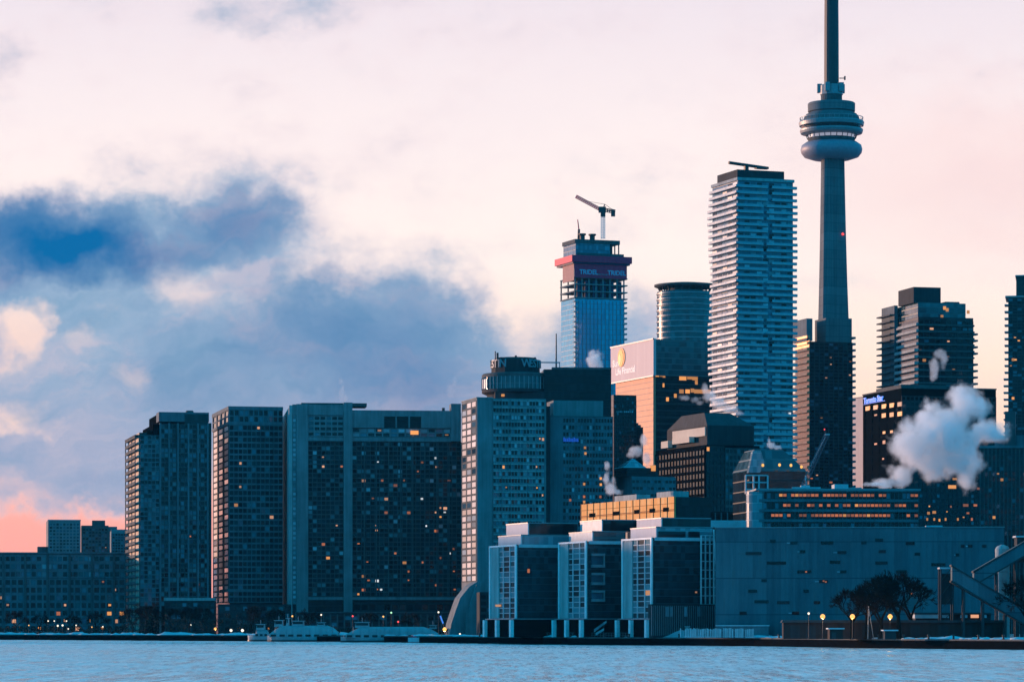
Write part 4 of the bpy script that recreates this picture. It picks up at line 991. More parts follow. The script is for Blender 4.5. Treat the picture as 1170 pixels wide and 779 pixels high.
for a in range(186, 246, 12):
    c_, s_ = math.cos(R(a)), math.sin(R(a)); c2, s2 = math.cos(R(a+10)), math.sin(R(a+10)); q = rc*1.004
    if a < 202: b.part('glint_pane_%d' % a, M['g_sunpale'])._add([(cxr+q*c_, rc+q*s_, b.z(442)), (cxr+q*c2, rc+q*s2, b.z(442)), (cxr+q*c2, rc+q*s2, b.z(431)), (cxr+q*c_, rc+q*s_, b.z(431))], [(0, 1, 2, 3)])  # bright sky in these panes is painted as a pale colour
for kk in [kk for kk in b.mb if kk[0].startswith('glint_pane')]: b.mb.pop(kk).build('pane', kk[1], b.e)
dr = (u(620)-u(564))/2; cxd = u(592)
b.part('crown_drum', M['conc_vdark']).lathe([(dr, b.z(424.4)), (dr, b.z(408.5))], cxd, rc, 12)
b.part('crown_roof', M['dark']).lathe([(dr*.9, b.z(408.5)), (dr*.86, b.z(406)), (dr*.5, b.z(405.4))], cxd, rc, 12)
for px, py in ((569, 401), (573, 406), (590, 404), (612, 406)): b.box('roof_clutter', M['dark'], u(px), u(px+2.2), rc-6, rc-4, b.z(409), b.z(py))
b.part('roof_antenna', M['dark']).tube((u(567.5), rc-5, b.z(409)), (u(567.5), rc-5, b.z(399)), .22).tube((u(637), 6, b.z(421)), (u(637), 6, b.z(379)), .32, .22)
b.box('roof_rail', M['steel'], u(619), u(641), 4, 4.3, b.z(413.4), b.z(412)); b.box('roof_rail', M['steel'], u(640), u(641), 4, 4.3, b.z(421), b.z(412.1))
b.window(M['lit'], 'front', u(573), u(576.5), b.z(452.5), b.z(450), 1.5-3.4, .2)
b.done()
e = empty('rooftop_sign', (b.X, b.d, G), b.r, 'white hotel lettering wrapped round the dark crown drum', 'sign')
for word, a0 in (('WESTIN', 208), ('WESTIN', 306)):
    for i, ch in enumerate(word):
        a = R(a0-30+i*11.5) if a0 < 250 else R(a0-14+i*11.5)
        o = bpy.data.objects.new('letter', text_mesh(ch, 4.2, paint('sign_letter_pale', (.20, .25, .28)) if (a0, i) == (208, 0) else bpy.data.materials['sign_letter_pale'], .12, .08)); COL.objects.link(o); o.parent = e
        o.location = (cxd+(dr+.25)*math.cos(a), rc+(dr+.25)*math.sin(a), b.z(417.5)); o.rotation_euler = (R(90), 0, a+R(90))

# unseen slab added left of the frame to cast shade on the glass fingers
b = Bld('apartment_slab', 'unseen apartment slab added left of the frame to shade the glass fingers', 'tower', 0, 585, 700, 1230, 0, 110)
b.e.location.x = -640; W = 34; b.W = W; b.z = lambda py, u=0, t=0: py
b.box('wall', M['conc'], 0, W, 0, 110, 0, 62); b.facade('front', 0, W, 2, 61, 9, 18, 'conc', .3, .4, None, lit=.02); b.box('roof_slab', M['conc_pale'], -.4, W+.4, -.4, 110.4, 62.01, 62.8)
b.done()

# ------------------------------------------------------------------ glass fingers on the quay
def finger(label, xl, xc, xr, d, ytop, yb, pent, rows=7, seed=0):
    b = Bld('glass_building', label, 'building', xl, xc, xr, d, 20, group='glass office fingers on the quay')
    W, D = b.W, b.D
    z0, z1 = b.z(yb), b.z(ytop)
    b.box('glazing', M['cw_finger'], .01, W, 0, D, 0, z1)
    b.facade('left', 0, D, z0, z1, 4, rows*2, 'offwhite', .10, .14, [('g_mattedark', 5), ('g_matte', 6)], lit=.012, o=.3)
    b.fbox('corner_trim', M['white'], 'left', -.4, .35, z0-.2, z1+.3, .25, .6); b.fbox('corner_trim', M['white'], 'left', D-.4, D+.3, z0-.2, z1+.3, .25, .6)
    b.fbox('corner_trim', M['white'], 'left', .36, D-.41, z1-.15, z1+.29, .2, .62)
    b.fbox('blank_strip', M['conc_pale'], 'left', D*.66, D*.97, z0, z1-.2, .1, .42)
    for j in range(rows*2): b.fbox('floor_line', M['conc_vdark'], 'front', .3, W, z0+(z1-z0)*(j+.5)/(rows*2)-.05, z0+(z1-z0)*(j+.5)/(rows*2)+.05, -.1, .10)
    b.fbox('roof_edge', M['offwhite'], 'front', .36, W, z1-.5, z1+.3, -.2, .3)
    for (pl, pc, pr, pt, pb, off, m1, m2) in pent:
        o_ = off; u0 = b.u(pc) ; uu = b.u(pr)
        b.box('penthouse_front', M[m2], o_+.3, uu, o_*.4, D*.9, b.z(pb)+.02+.3, b.z(pt))
        b.box('penthouse_flank', M[m1], o_, o_+.29, o_*.4, D*.9, b.z(pb)+.03+.3, b.z(pt)+.05)
        b.box('penthouse_coping', M['steel'], o_-.1, uu+.1, o_*.4-.1, D*.9+.1, b.z(pt)+.06, b.z(pt)+.3)
    # ground floor with white portal legs
    b.box('base', M['matte_black'], -1.2, W+.2, -1.0, D+.5, 0, z0-.3); b.box('base_roof', M['steel'], -1.5, W+.3, -1.3, D+.6, z0-.29, z0-.05)
    for t_ in (-.9, D*.5, D*.98): b.box('portal_leg', M['white'], -2.1, -1.25, t_, t_+1.3, 0, z0-.4)
    return b
b = finger('glass office finger nearest the hotel with a pink lit rooftop box', 561.5, 591, 640, 868, 623, 706,
           [(570, 588, 655, 611.5, 623, 1.2, 'panel_pink', 'cw_pale'), (583, 598, 662, 597.5, 611.5, 3.4, 'panel_pink', 'cw_dark')])
b.window(M['lit3'], 'front', b.u(602.5), b.u(605), b.z(654), b.z(649.5), .05, .2); b.window(M['lit'], 'left', b.t(574), b.t(568), b.z(692.5, 0, 6), b.z(690, 0, 6), .3, .5); b.done()
b = finger('middle glass office finger with projecting pale balcony bays on its front', 640.5, 671, 714, 846, 619, 706,
           [(652, 687, 716, 607.5, 619, 1.6, 'offwhite', 'cw_teal'), (665, 690, 735, 594, 607.5, 4.6, 'offwhite', 'cw_dark')])
for y0, y1 in ((632, 648), (654, 668), (674, 687)):
    b.fbox('balcony_bay', M['steel'], 'front', b.u(675), b.u(689.5), b.z(y1), b.z(y1)+.7, -.1, 1.2); b.fbox('balcony_bay', M['steel'], 'front', b.u(675), b.u(689.5), b.z(y0)-.6, b.z(y0), -.1, 1.2)
    b.fbox('balcony_bay', M['steel'], 'front', b.u(688), b.u(689.4), b.z(y1)+.71, b.z(y0)-.61, -.1, 1.15); b.fbox('bay_glazing', M['g_blue'], 'front', b.u(675.5), b.u(687.5), b.z(y1)+.75, b.z(y0)-.65, .02, .3)
b.done()
b = finger('glass office finger next to the blue warehouse with a white lattice frame', 713, 746, 816, 822, 615, 706,
           [(722, 749, 815, 602.5, 615, 1.0, 'panel_pink', 'cw_pale'), (731, 751, 814, 592, 602.5, 2.6, 'panel_pink', 'cw_dark')])
W, D = b.W, b.D
for i, px in enumerate((799, 804, 809, 813.5)): b.fbox('lattice_frame', M['white' if i in (0, 3) else 'offwhite'], 'front', b.u(px)-.14, b.u(px)+.14, b.z(690), b.z(611), .9, 1.25)
for i in range(9): b.fbox('lattice_frame', M['offwhite'], 'front', b.u(799), b.u(816), b.z(690)+(b.z(611)-b.z(690))*i/8-.1, b.z(690)+(b.z(611)-b.z(690))*i/8+.1, .95, 1.2)
b.part('lattice_frame', M['white']).tube((b.u(813.5), -1.1, b.z(604)), (b.u(818.5), -1.1, b.z(690)), .18)
for u0, u1 in ((753, 783), (787, 799)): b.fbox('penthouse_window', M['g_dark'], 'front', b.u(u0), b.u(u1), b.z(613), b.z(606.5), -.3, .2)
b.fbox('dark_plinth', M['conc_vdark'], 'front', b.u(740), b.u(818), 0, b.z(690), .3, 2.4)
for i in range(36): b.fbox('plinth_fin', M['steel'], 'front', b.u(740+i*2.16), b.u(740+i*2.16)+.12, .5, b.z(691.5), 2.35, 2.6)
for px in (756, 761, 777, 792): b.fbox('plinth_pane', M['g_pale'], 'front', b.u(px), b.u(px+3.5), b.z(704), b.z(693), 2.38, 2.5)
b.window(M['lit2'], 'front', b.u(794), b.u(796), b.z(677), b.z(675), .1, .3); b.done()

# ------------------------------------------------------------------ right waterfront
# blue warehouse
b = Bld('warehouse', 'big blue grey sheet metal warehouse with scattered narrow slot windows', 'warehouse', 817.5, 817.5, 1147, 800, -4, 40)
W, D = b.W, b.D
u = b.u
b.box('wall', M['sheet'], 0, W, 0, D, 0, b.z(603)); b.box('coping', M['steel'], -.2, W+.2, -.2, D, b.z(603)+.01, b.z(602)); b.box('roof_unit', M['offwhite'], u(1059), u(1078), 4, 8, b.z(602)+.01, b.z(600))
for i in range(46): b.fbox('sheet_seam', M['sheet'], 'front', W*i/45-.04, W*i/45+.04, 0, b.z(604), -.05, .06)
slots = [(852, 632, 18), (876, 643, 22), (903, 620, 8), (914, 630, 6), (911, 653, 16), (938, 620, 14), (948, 642, 12), (957, 631, 10), (984, 620, 6), (1000, 643, 14), (1004, 630, 8), (1024, 653, 12), (1035, 621, 10),
         (1064, 645, 16), (1045, 633, 6), (1098, 624, 4), (1106, 624, 5), (1122, 624, 5), (1092, 634, 4), (855, 675, 10), (870, 663, 6), (888, 688, 14), (862, 687, 16), (918, 675, 6), (936, 664, 10), (965, 676, 8), (960, 653, 7), (1080, 658, 10), (1060, 675, 5), (845, 700, 8), (905, 700, 8), (1000, 617, 9), (880, 618, 6), (930, 688, 7), (1112, 655, 6)]
for px, py, w_ in slots:
    z_ = b.z(py); lit = px in (911, 936, 918)
    b.window(M['g_dark'] if not lit else M['g_dark'], 'front', u(px), u(px+w_), z_-.34, z_+.34, .03, .14)
    if rnd.random() < .35: b.window(M['g_blind'], 'front', u(px-w_*.5), u(px-w_*.05), z_-.16, z_+.1, .03, .1)
for px, py in ((940, 663.5), (942.5, 664.5), (920, 653), (1041, 678)): b.window(M['lit3'], 'front', u(px), u(px+2), b.z(py+.8), b.z(py-.8), .03, .2)
b.box('annex', M['precast'], u(819), u(878), -10, -.3, 0, b.z(715)); b.box('annex_roof', M['snow'], u(819)-.2, u(878)+.2, -10.2, -.3, b.z(715)+.01, b.z(714)+.05)
b.done()

# brown shed along the water with snowy roof edge
b = Bld('shed', 'long low dark shed under the lamps in front of the warehouse', 'shed', 893, 895, 1150, 706, -3, 9)
W = b.W; u = b.u
b.box('wall', M['brick'], 0, W, 0, 9, 0, b.z(711)); b.part('roof', M['roof']).side([(-.4, b.z(711)+.01), (W, b.z(711)+.01), (W, b.z(708)), (-.1, b.z(708))], -.5, 9.4)
for px in (903, 921, 985, 1005, 1040, 1072, 1100, 1122): b.fbox('bay_door', M['conc_vdark'], 'front', u(px), u(px+11), .1, b.z(714), -.1, .06)
b.done()
b = Bld('shed', 'narrow hut with a snow covered flat roof beside the leftmost amber lamp', 'hut', 946, 948, 963, 690, 3, 3)
b.box('wall', M['brick'], 0, b.W, 0, 3, 0, b.z(718.5)); b.box('roof', M['snow'], -.3, b.W+.3, -.3, 3.2, b.z(718.5)+.01, b.z(717)); b.box('door', M['dark'], .4, 1.3, -.08, .1, 0, b.z(722)); b.done()
b = Bld('shed', 'narrow hut with a snow covered flat roof below the rightmost amber lamp', 'hut', 1009, 1011, 1024, 682, 3, 3)
b.box('wall', M['conc_vdark'], 0, b.W, 0, 3, 0, b.z(720.5)); b.box('roof', M['snow'], -.3, b.W+.4, -.3, 3.2, b.z(720.5)+.01, b.z(719)); b.done()
b = Bld('shed', 'pale awning shed with bright panels under the conveyor', 'shed', 1044, 1046, 1132, 716, 0, 6)
b.box('wall', M['conc_vdark'], 0, b.W, 0, 6, 0, b.z(706)); b.box('fascia', M['offwhite'], -.2, b.u(1072), -.6, 6, b.z(706)+.01, b.z(701.5)); b.box('awning_roof', M['roof'], -.3, b.W, -.7, 6, b.z(701.5)+.01, b.z(699.5))
b.window(M['g_pale'], 'front', b.u(1076), b.u(1084), b.z(705.5), b.z(701.8), .1, .5); b.window(M['g_blind'], 'front', b.u(1097), b.u(1105), b.z(705.5), b.z(701.8), .1, .5); b.window(M['lit2'], 'front', b.u(1109), b.u(1118), b.z(705.5), b.z(701.8), .1, .5); b.window(M['g_blind'], 'front', b.u(1121), b.u(1127), b.z(705.5), b.z(701.8), .1, .5)
b.box('infill', M['conc_vdark'], b.u(1072)+.02, b.W, -.1, 6, b.z(706)+.02, b.z(701.5)-.01)
b.done()

# silo and conveyor galleries
e = empty('silo', (X(1157, 720), 735, G), 0, 'pale cylindrical silo behind the crossing conveyor galleries', 'silo')
MB().lathe([(1.55, 0), (1.55, Z(627, 735)-G), (1.2, Z(624, 735)-G), (.3, Z(622, 735)-G)], n=28).build('shell', M['conc_pale'], e)
mb = MB()
for i in range(9): mb.lathe([(1.6, i*1.9+1), (1.66, i*1.9+1.05), (1.6, i*1.9+1.1)], n=28)
mb.build('hoop', M['steel'], e)['kind'] = 'stuff'
def gallery(label, p0, p1, d, h, supports, mat):
    a = Vector((X(p0[0], d), d, Z(p0[1], d))); c = Vector((X(p1[0], d), d, Z(p1[1], d)))
    e = empty('conveyor_gallery', (a.x, d, G), 0, label, 'conveyor', 'conveyor galleries beside the warehouse')
    a -= e.location; c -= e.location
    MB().side([(a.x, a.z), (c.x, c.z), (c.x, c.z+h), (a.x, a.z+h)], -1.3, 1.3).build('gallery_wall', M[mat], e)
    MB().side([(a.x-.2, a.z+h+.01), (c.x+.2, c.z+h+.01), (c.x+.2, c.z+h+.35), (a.x-.2, a.z+h+.35)], -1.5, 1.5).build('gallery_roof', M['dark'], e)
    MB().side([(a.x-.2, a.z-.36), (c.x+.2, c.z-.36), (c.x+.2, c.z-.01), (a.x-.2, a.z-.01)], -1.4, 1.4).build('gallery_beam', M['dark'], e)
    for f_ in supports:
        q = a.lerp(c, f_); mb = MB()
        mb.box(q.x-.22, q.x+.22, -1.1, -.8, 0, q.z-.37); mb.box(q.x-.22, q.x+.22, .8, 1.1, 0, q.z-.37)
        n_ = int(q.z//3)
        for i in range(n_): mb.tube((q.x, -.95, i*3), (q.x, .95, i*3+2.8), .09, n=4)
        mb.build('trestle', M['dark'], e)
    return e
gallery('conveyor gallery sloping down to the right over the shed', (1087, 663), (1172, 714), 702, 2.9, (.16, .42, .72, .95), 'sheet')
gallery('conveyor gallery climbing to the right behind the other one', (1112, 668), (1200, 616), 726, 2.6, (.30, .55, .74), 'sheet')
e = empty('transfer_tower', (X(1081, 706), 706, G), 0, 'dark steel transfer tower at the top of the descending conveyor', 'tower')
mb = MB(); w_ = X(1088, 706)-X(1074, 706)
for x_ in (0, w_): 
    for y_ in (-1.5, 1.5): mb.box(x_-w_/2-.15, x_-w_/2+.15, y_-.15, y_+.15, 0, Z(650, 706)-G)
for i in range(5): mb.tube((-w_/2, -1.5, i*3), (w_/2, -1.5, i*3+3), .1, n=4)
mb.build('frame', M['dark'], e)
MB().box(-w_/2-.3, w_/2+.3, -1.8, 1.8, Z(649.8, 706)-G, Z(648, 706)-G).build('roof', M['offwhite'], e)
MB().box(-w_/2+.2, w_/2-.2, -1.3, 1.3, Z(690, 706)-G, Z(655, 706)-G).build('cladding', M['conc_vdark'], e)
e = empty('transfer_tower', (X(1170, 732), 732, G), 0, 'dark transfer tower at the right edge above the silo', 'tower')
MB().box(-1.8, 6, -2, 2, Z(642, 732)-G, Z(614, 732)-G).build('cladding', M['conc_vdark'], e); MB().box(-2.1, 6.3, -2.3, 2.3, Z(614, 732)-G+.01, Z(612, 732)-G).build('roof', M['offwhite'], e)
mb = MB()
for x_ in (-1.5, 2, 5.5):
    for y_ in (-1.6, 1.6): mb.box(x_-.2, x_+.2, y_-.2, y_+.2, 0, Z(642, 732)-G-.01)
mb.build('frame', M['dark'], e)

# dark podium buildings at the foot of the left towers
b = Bld('podium_building', 'low dark podium with a snowy roof at the foot of the stepped glass tower', 'podium', 186, 188, 246, 1300, 4, 20)
b.box('wall', M['conc_vdark'], 0, b.W, 0, 20, 0, b.z(686)); b.box('snowy_roof', M['conc_pale'], -.3, b.W, -.4, 20, b.z(686)+.01, b.z(682.5))
b.facade('front', .2, b.W-.2, b.z(722), b.z(687), 9, 5, 'conc_vdark', .25, .4, [('g_dark', 6), ('g_blue', 1)], lit=.01); b.done()
b = Bld('podium_building', 'low dark podium at the foot of the ribbed tower', 'podium', 247, 249, 332, 1290, 3, 24)
b.box('wall', M['conc_vdark'], 0, b.W, 0, 24, 0, b.z(690))
b.facade('front', .2, b.W-.2, b.z(722), b.z(691), 12, 4, 'conc_vdark', .25, .4, [('g_dark', 6), ('g_blue', 1)], lit=.015); b.done()
b = Bld('podium_building', 'long dark podium with columns below the broad slab block', 'podium', 336, 338, 520, 1270, 3, 30)
b.box('wall', M['conc_vdark'], 0, b.W, 0, 30, 0, b.z(700)); b.box('roof_edge', M['conc_dark'], -.3, b.W, -.4, 30, b.z(700)+.01, b.z(698.5))
for i in range(24): b.fbox('column', M['conc_dark'], 'front', b.W*i/23-.3, b.W*i/23+.3, 0, b.z(701), .1, .6)
b.facade('front', .2, b.W-.2, b.z(724), b.z(702), 23, 3, 'conc_vdark', .2, .4, [('g_dark', 6), ('g_blue', 1)], lit=.01); b.done()
b = Bld('podium_building', 'low dark link building between the hotel and the glass fingers', 'podium', 546, 548, 640, 1180, 3, 24)
b.box('wall', M['conc_vdark'], 0, b.W, 0, 24, 0, b.z(676)); b.facade('front', .2, b.W-.2, b.z(722), b.z(678), 12, 6, 'conc_vdark', .2, .4, [('g_dark', 6), ('g_blue', 1)], lit=.02); b.done()

# ------------------------------------------------------------------ trees (bare winter crowns)
def tree_proto(seed, label):
    r_ = random.Random(seed); tr = MB(); br = MB()
    def grow(p, d, L, r, lev):
        q = p + d*L
        (tr if lev < 1 else br).tube(p, q, r, r*.68, 5 if lev < 2 else 3)
        if lev >= 6: return
        nk = 3 if lev < 3 else 4
        for i in range(nk):
            a = d.orthogonal().normalized(); a.rotate(Matrix.Rotation(r_.uniform(0, 6.28), 3, d))
            nd = (d*r_.uniform(.7, 1.1) + a*r_.uniform(.45, .85) + Vector((0, 0, .10))).normalized()
            st = p.lerp(q, r_.uniform(.6, 1.0)) if i else q
            grow(st, nd, L*r_.uniform(.62, .84), max(r*.55, .024), lev+1)
    grow(Vector((0, 0, -.05)), Vector((r_.uniform(-.06, .06), r_.uniform(-.06, .06), 1)).normalized(), 2.5, .26, 0)
    e = empty('bare_tree', (0, 0, 0), 0, label, 'tree')
    tr.build('trunk', M['bark'], e); br.build('crown', M['bark'], e)
    return e
trees = [(966+7, 703, 1.10, 'bare dark tree left of the pair of lamps in front of the warehouse'), (990, 704, 1.05, 'bare dark tree behind the middle amber lamp'), (1006, 701, 1.22, 'bare dark tree between the middle and right amber lamps'),
         (1027, 703, 1.45, 'tallest bare tree, beside the right amber lamp'), (1041, 706, 1.30, 'bare dark tree left of the steel transfer tower'),
         (1176, 690, 1.25, 'bare dark tree at the right edge below the conveyors')]
left_trees = [(152, 1290, 1.3), (172, 1270, 1.45), (195, 1280, 1.2), (216, 1262, 1.35), (236, 1275, 1.3), (287, 1230, 1.25), (318, 1235, 1.2), (352, 1200, 1.1), (110, 1300, 1.0), (82, 1310, .95), (45, 1305, 1.0), (18, 1310, 1.05), (420, 1180, 1.0), (470, 1160, .95)]
protos = [tree_proto(s_, 'x') for s_ in (3, 11, 23)]
tg = 'bare winter trees along the waterfront'
spots = [(px, d, s_, l_) for px, d, s_, l_ in trees]
where = ['at the foot of the stepped glass tower, leftmost there', 'before the stepped glass tower near its lit corner', 'before the middle of the stepped glass tower', 'before the right part of the stepped glass tower', 'between the stepped and ribbed towers', 'at the foot of the ribbed tower', 'before the corner of the ribbed tower and slab block', 'before the pale pier of the slab block',
         'before the right end of the low apartment block', 'before the middle of the low apartment block', 'before the low apartment block, second from the left edge', 'at the left edge before the low apartment block', 'behind the long white tour boat bow', 'behind the long white tour boat stern']
spots += [(px, d, s_, 'bare winter tree '+w_) for (px, d, s_), w_ in zip(left_trees, where)]
for i, (px, d, s_, l_) in enumerate(spots):
    o = protos[i] if i < 3 else copy_tree(protos[i % 3])
    o.location = (X(px, d), d, G); s_ *= 1.42 if i < 6 else 1.15; o.scale = (s_, s_, s_); o.rotation_euler = (0, 0, rnd.uniform(0, 6.28)); tag(o, l_, 'tree', tg)
# dark shrub masses under them
m, t = newmat('evergreen_hedge'); bsdf(t, t.mix(t.noise(t.n('ShaderNodeTexCoord').outputs['Object'], 2., 4), (.012, .02, .016, 1), (.04, .05, .04, 1)), .9, .2)
def hedge(px0, px1, d, h, label):
    mb = MB(); x0, x1 = X(px0, d), X(px1, d)
    for i in range(int(abs(x1-x0)*45)):
        c = Vector((rnd.uniform(x0, x1), rnd.uniform(-1.6, 1.6), 0)); top = h*(.6+.4*mnoise.noise(Vector((c.x*.35, 1, seedh)))+.2*mnoise.noise(Vector((c.x*1.3, 4, seedh))))
        c.z = rnd.uniform(0, 1)**.6*max(.3, top); a = Vector((rnd.gauss(0, 1), rnd.gauss(0, 1), rnd.gauss(0, 1))).normalized(); q = a.orthogonal().normalized(); s_ = rnd.uniform(.18, .4)
        w_ = a.cross(q)
        mb._add([tuple(c+q*s_), tuple(c+w_*s_*.6), tuple(c-q*s_), tuple(c-w_*s_*.6)], [(0, 1, 2, 3)])
    o = mb.build('hedge', m); o.location = (0, d, G); return tag(o, label, 'hedge')
seedh = 1.0; hedge(140, 335, 1255, 10.5, 'dark evergreen hedge mass along the foot of the left towers')
seedh = 2.0; hedge(-30, 146, 1290, 4.5, 'dark evergreen hedge before the low apartment block')
seedh = 3.0; hedge(332, 520, 1225, 3.8, 'dark hedge behind the white boats')

# ------------------------------------------------------------------ lamps
def lamp(px, py, d, mat, label, size=.42, group=None, pole=True):
    h = Z(py, d)-G
    e = empty('street_lamp', (X(px, d), d, G), 0, label, 'lamp', group)
    MB().tube((0, 0, 0), (0, 0, h-size*.9), .07, .05).box(-.16, .16, -.16, .16, 0, .3).build('pole', M['dark'], e)
    if mat is M['lampa'] and size > .45:
        pl = bpy.data.lights.new('lamp_light', 'POINT'); pl.energy = 900; pl.color = (1, .5, .16); pl.shadow_soft_size = .1
        lo = bpy.data.objects.new('lamp_light', pl); COL.objects.link(lo); lo.parent = e; lo.location = (0, 0, h-size*1.25)
    MB().lathe([(size*.25, -size*.97), (size*.7, -size*.7), (size, 0), (size*.7, size*.7), (size*.15, size*.99)], n=16).build('globe', mat, e, True, (0, 0, h))
    return e
gl = 'street lamps along the waterfront'
for px, w_ in ((940, 'leftmost of the three amber globe lamps above the shed'), (974, 'middle of the three amber globe lamps above the shed'), (1017, 'rightmost of the three amber globe lamps above the shed')): lamp(px, 704, 694, M['lampa'], w_, .52, gl)
lamp(924, 700.5, 698, M['lampw'], 'small white lamp left of the amber globe lamps', .24, gl)
lamp(246, 718, 1180, M['lampa'], 'yellow lamp at the foot of the ribbed tower', .50, gl)
lamp(264, 719.8, 1150, M['lampw'], 'left of two white lamps beside the small moored cruiser', .50, gl)
lamp(277, 719.8, 1140, M['lampw'], 'right of two white lamps beside the small moored cruiser', .50, gl)
lamp(508, 718.5, 975, M['lampa'], 'amber lamp beside the flared base of the hotel', .58, gl)
lamp(525.5, 724, 960, M['lampw'], 'small low lamp before the flared hotel base', .28, gl)
tiny = [(33, 714), (55, 709), (62, 709), (66, 714.5), (71.5, 714), (76, 709), (78, 718), (87, 714), (105, 716), (117.5, 715.5), (218, 713.5)]
wt = ['left of the cluster', 'top left of the cluster', 'second along the top of the cluster', 'lower left of the cluster', 'lower right of the cluster', 'top right of the cluster', 'lowest of the cluster', 'just right of the cluster', 'farther right of the cluster', 'farthest right of the cluster', 'alone between the left towers']
for (px, py), w_ in zip(tiny, wt): lamp(px, py, 1262, M['lampw'] if px not in (33, 105) else M['lampa'], 'small lamp low by the low apartment block, '+w_, .26 if px not in (66, 71.5) else .36, 'small lamps before the low apartment block')
for px, py, mt, l_ in ((447, 699.5, 'lampg', 'green lamp above the long tour boat'), (403, 703.5, 'lampr', 'red lamp above the bow of the long tour boat'), (438, 704, 'lampa', 'dim amber lamp left of the green lamp'), (367, 702, 'lampw', 'small warm lamp above the rounded white boat'), (334, 703.5, 'lampa', 'small orange lamp before the pale slab pier'), (455, 710, 'lampr', 'small red lamp low behind the long tour boat'), (501, 699, 'lampw', 'small white lamp left of the flared hotel base')):
    lamp(px, py, 1100, M[mt], l_, .30, gl)
for px, l_ in ((581.5, 'under the finger nearest the hotel'), (607, 'right of the first white portal'), (635, 'left of the middle portal'), (673, 'left of the tilted sculpture'), (678.5, 'beside the tilted sculpture'), (710, 'left of the third portal')):
    d = shore_at(px)+8; lamp(px, 725.5, d, M['lampw'], 'low white quay light '+l_, .24, 'low white lights on the quay before the glass fingers')
e = empty('light_sculpture', (X(505, 985), 985, G), 0, 'leaning blue lit pole beside the amber lamp at the hotel', 'light sculpture')
MB().tube((1.0, 0, 0), (.35, 0, Z(712, 985)-G), .12).build('pole', M['dark'], e); MB().tube((.33, 0, Z(711.8, 985)-G), (-.5, 0, Z(703, 985)-G), .22).build('blue_tube', glowing('blue_tube', (.05, .25, 1.0), .9, .0), e)

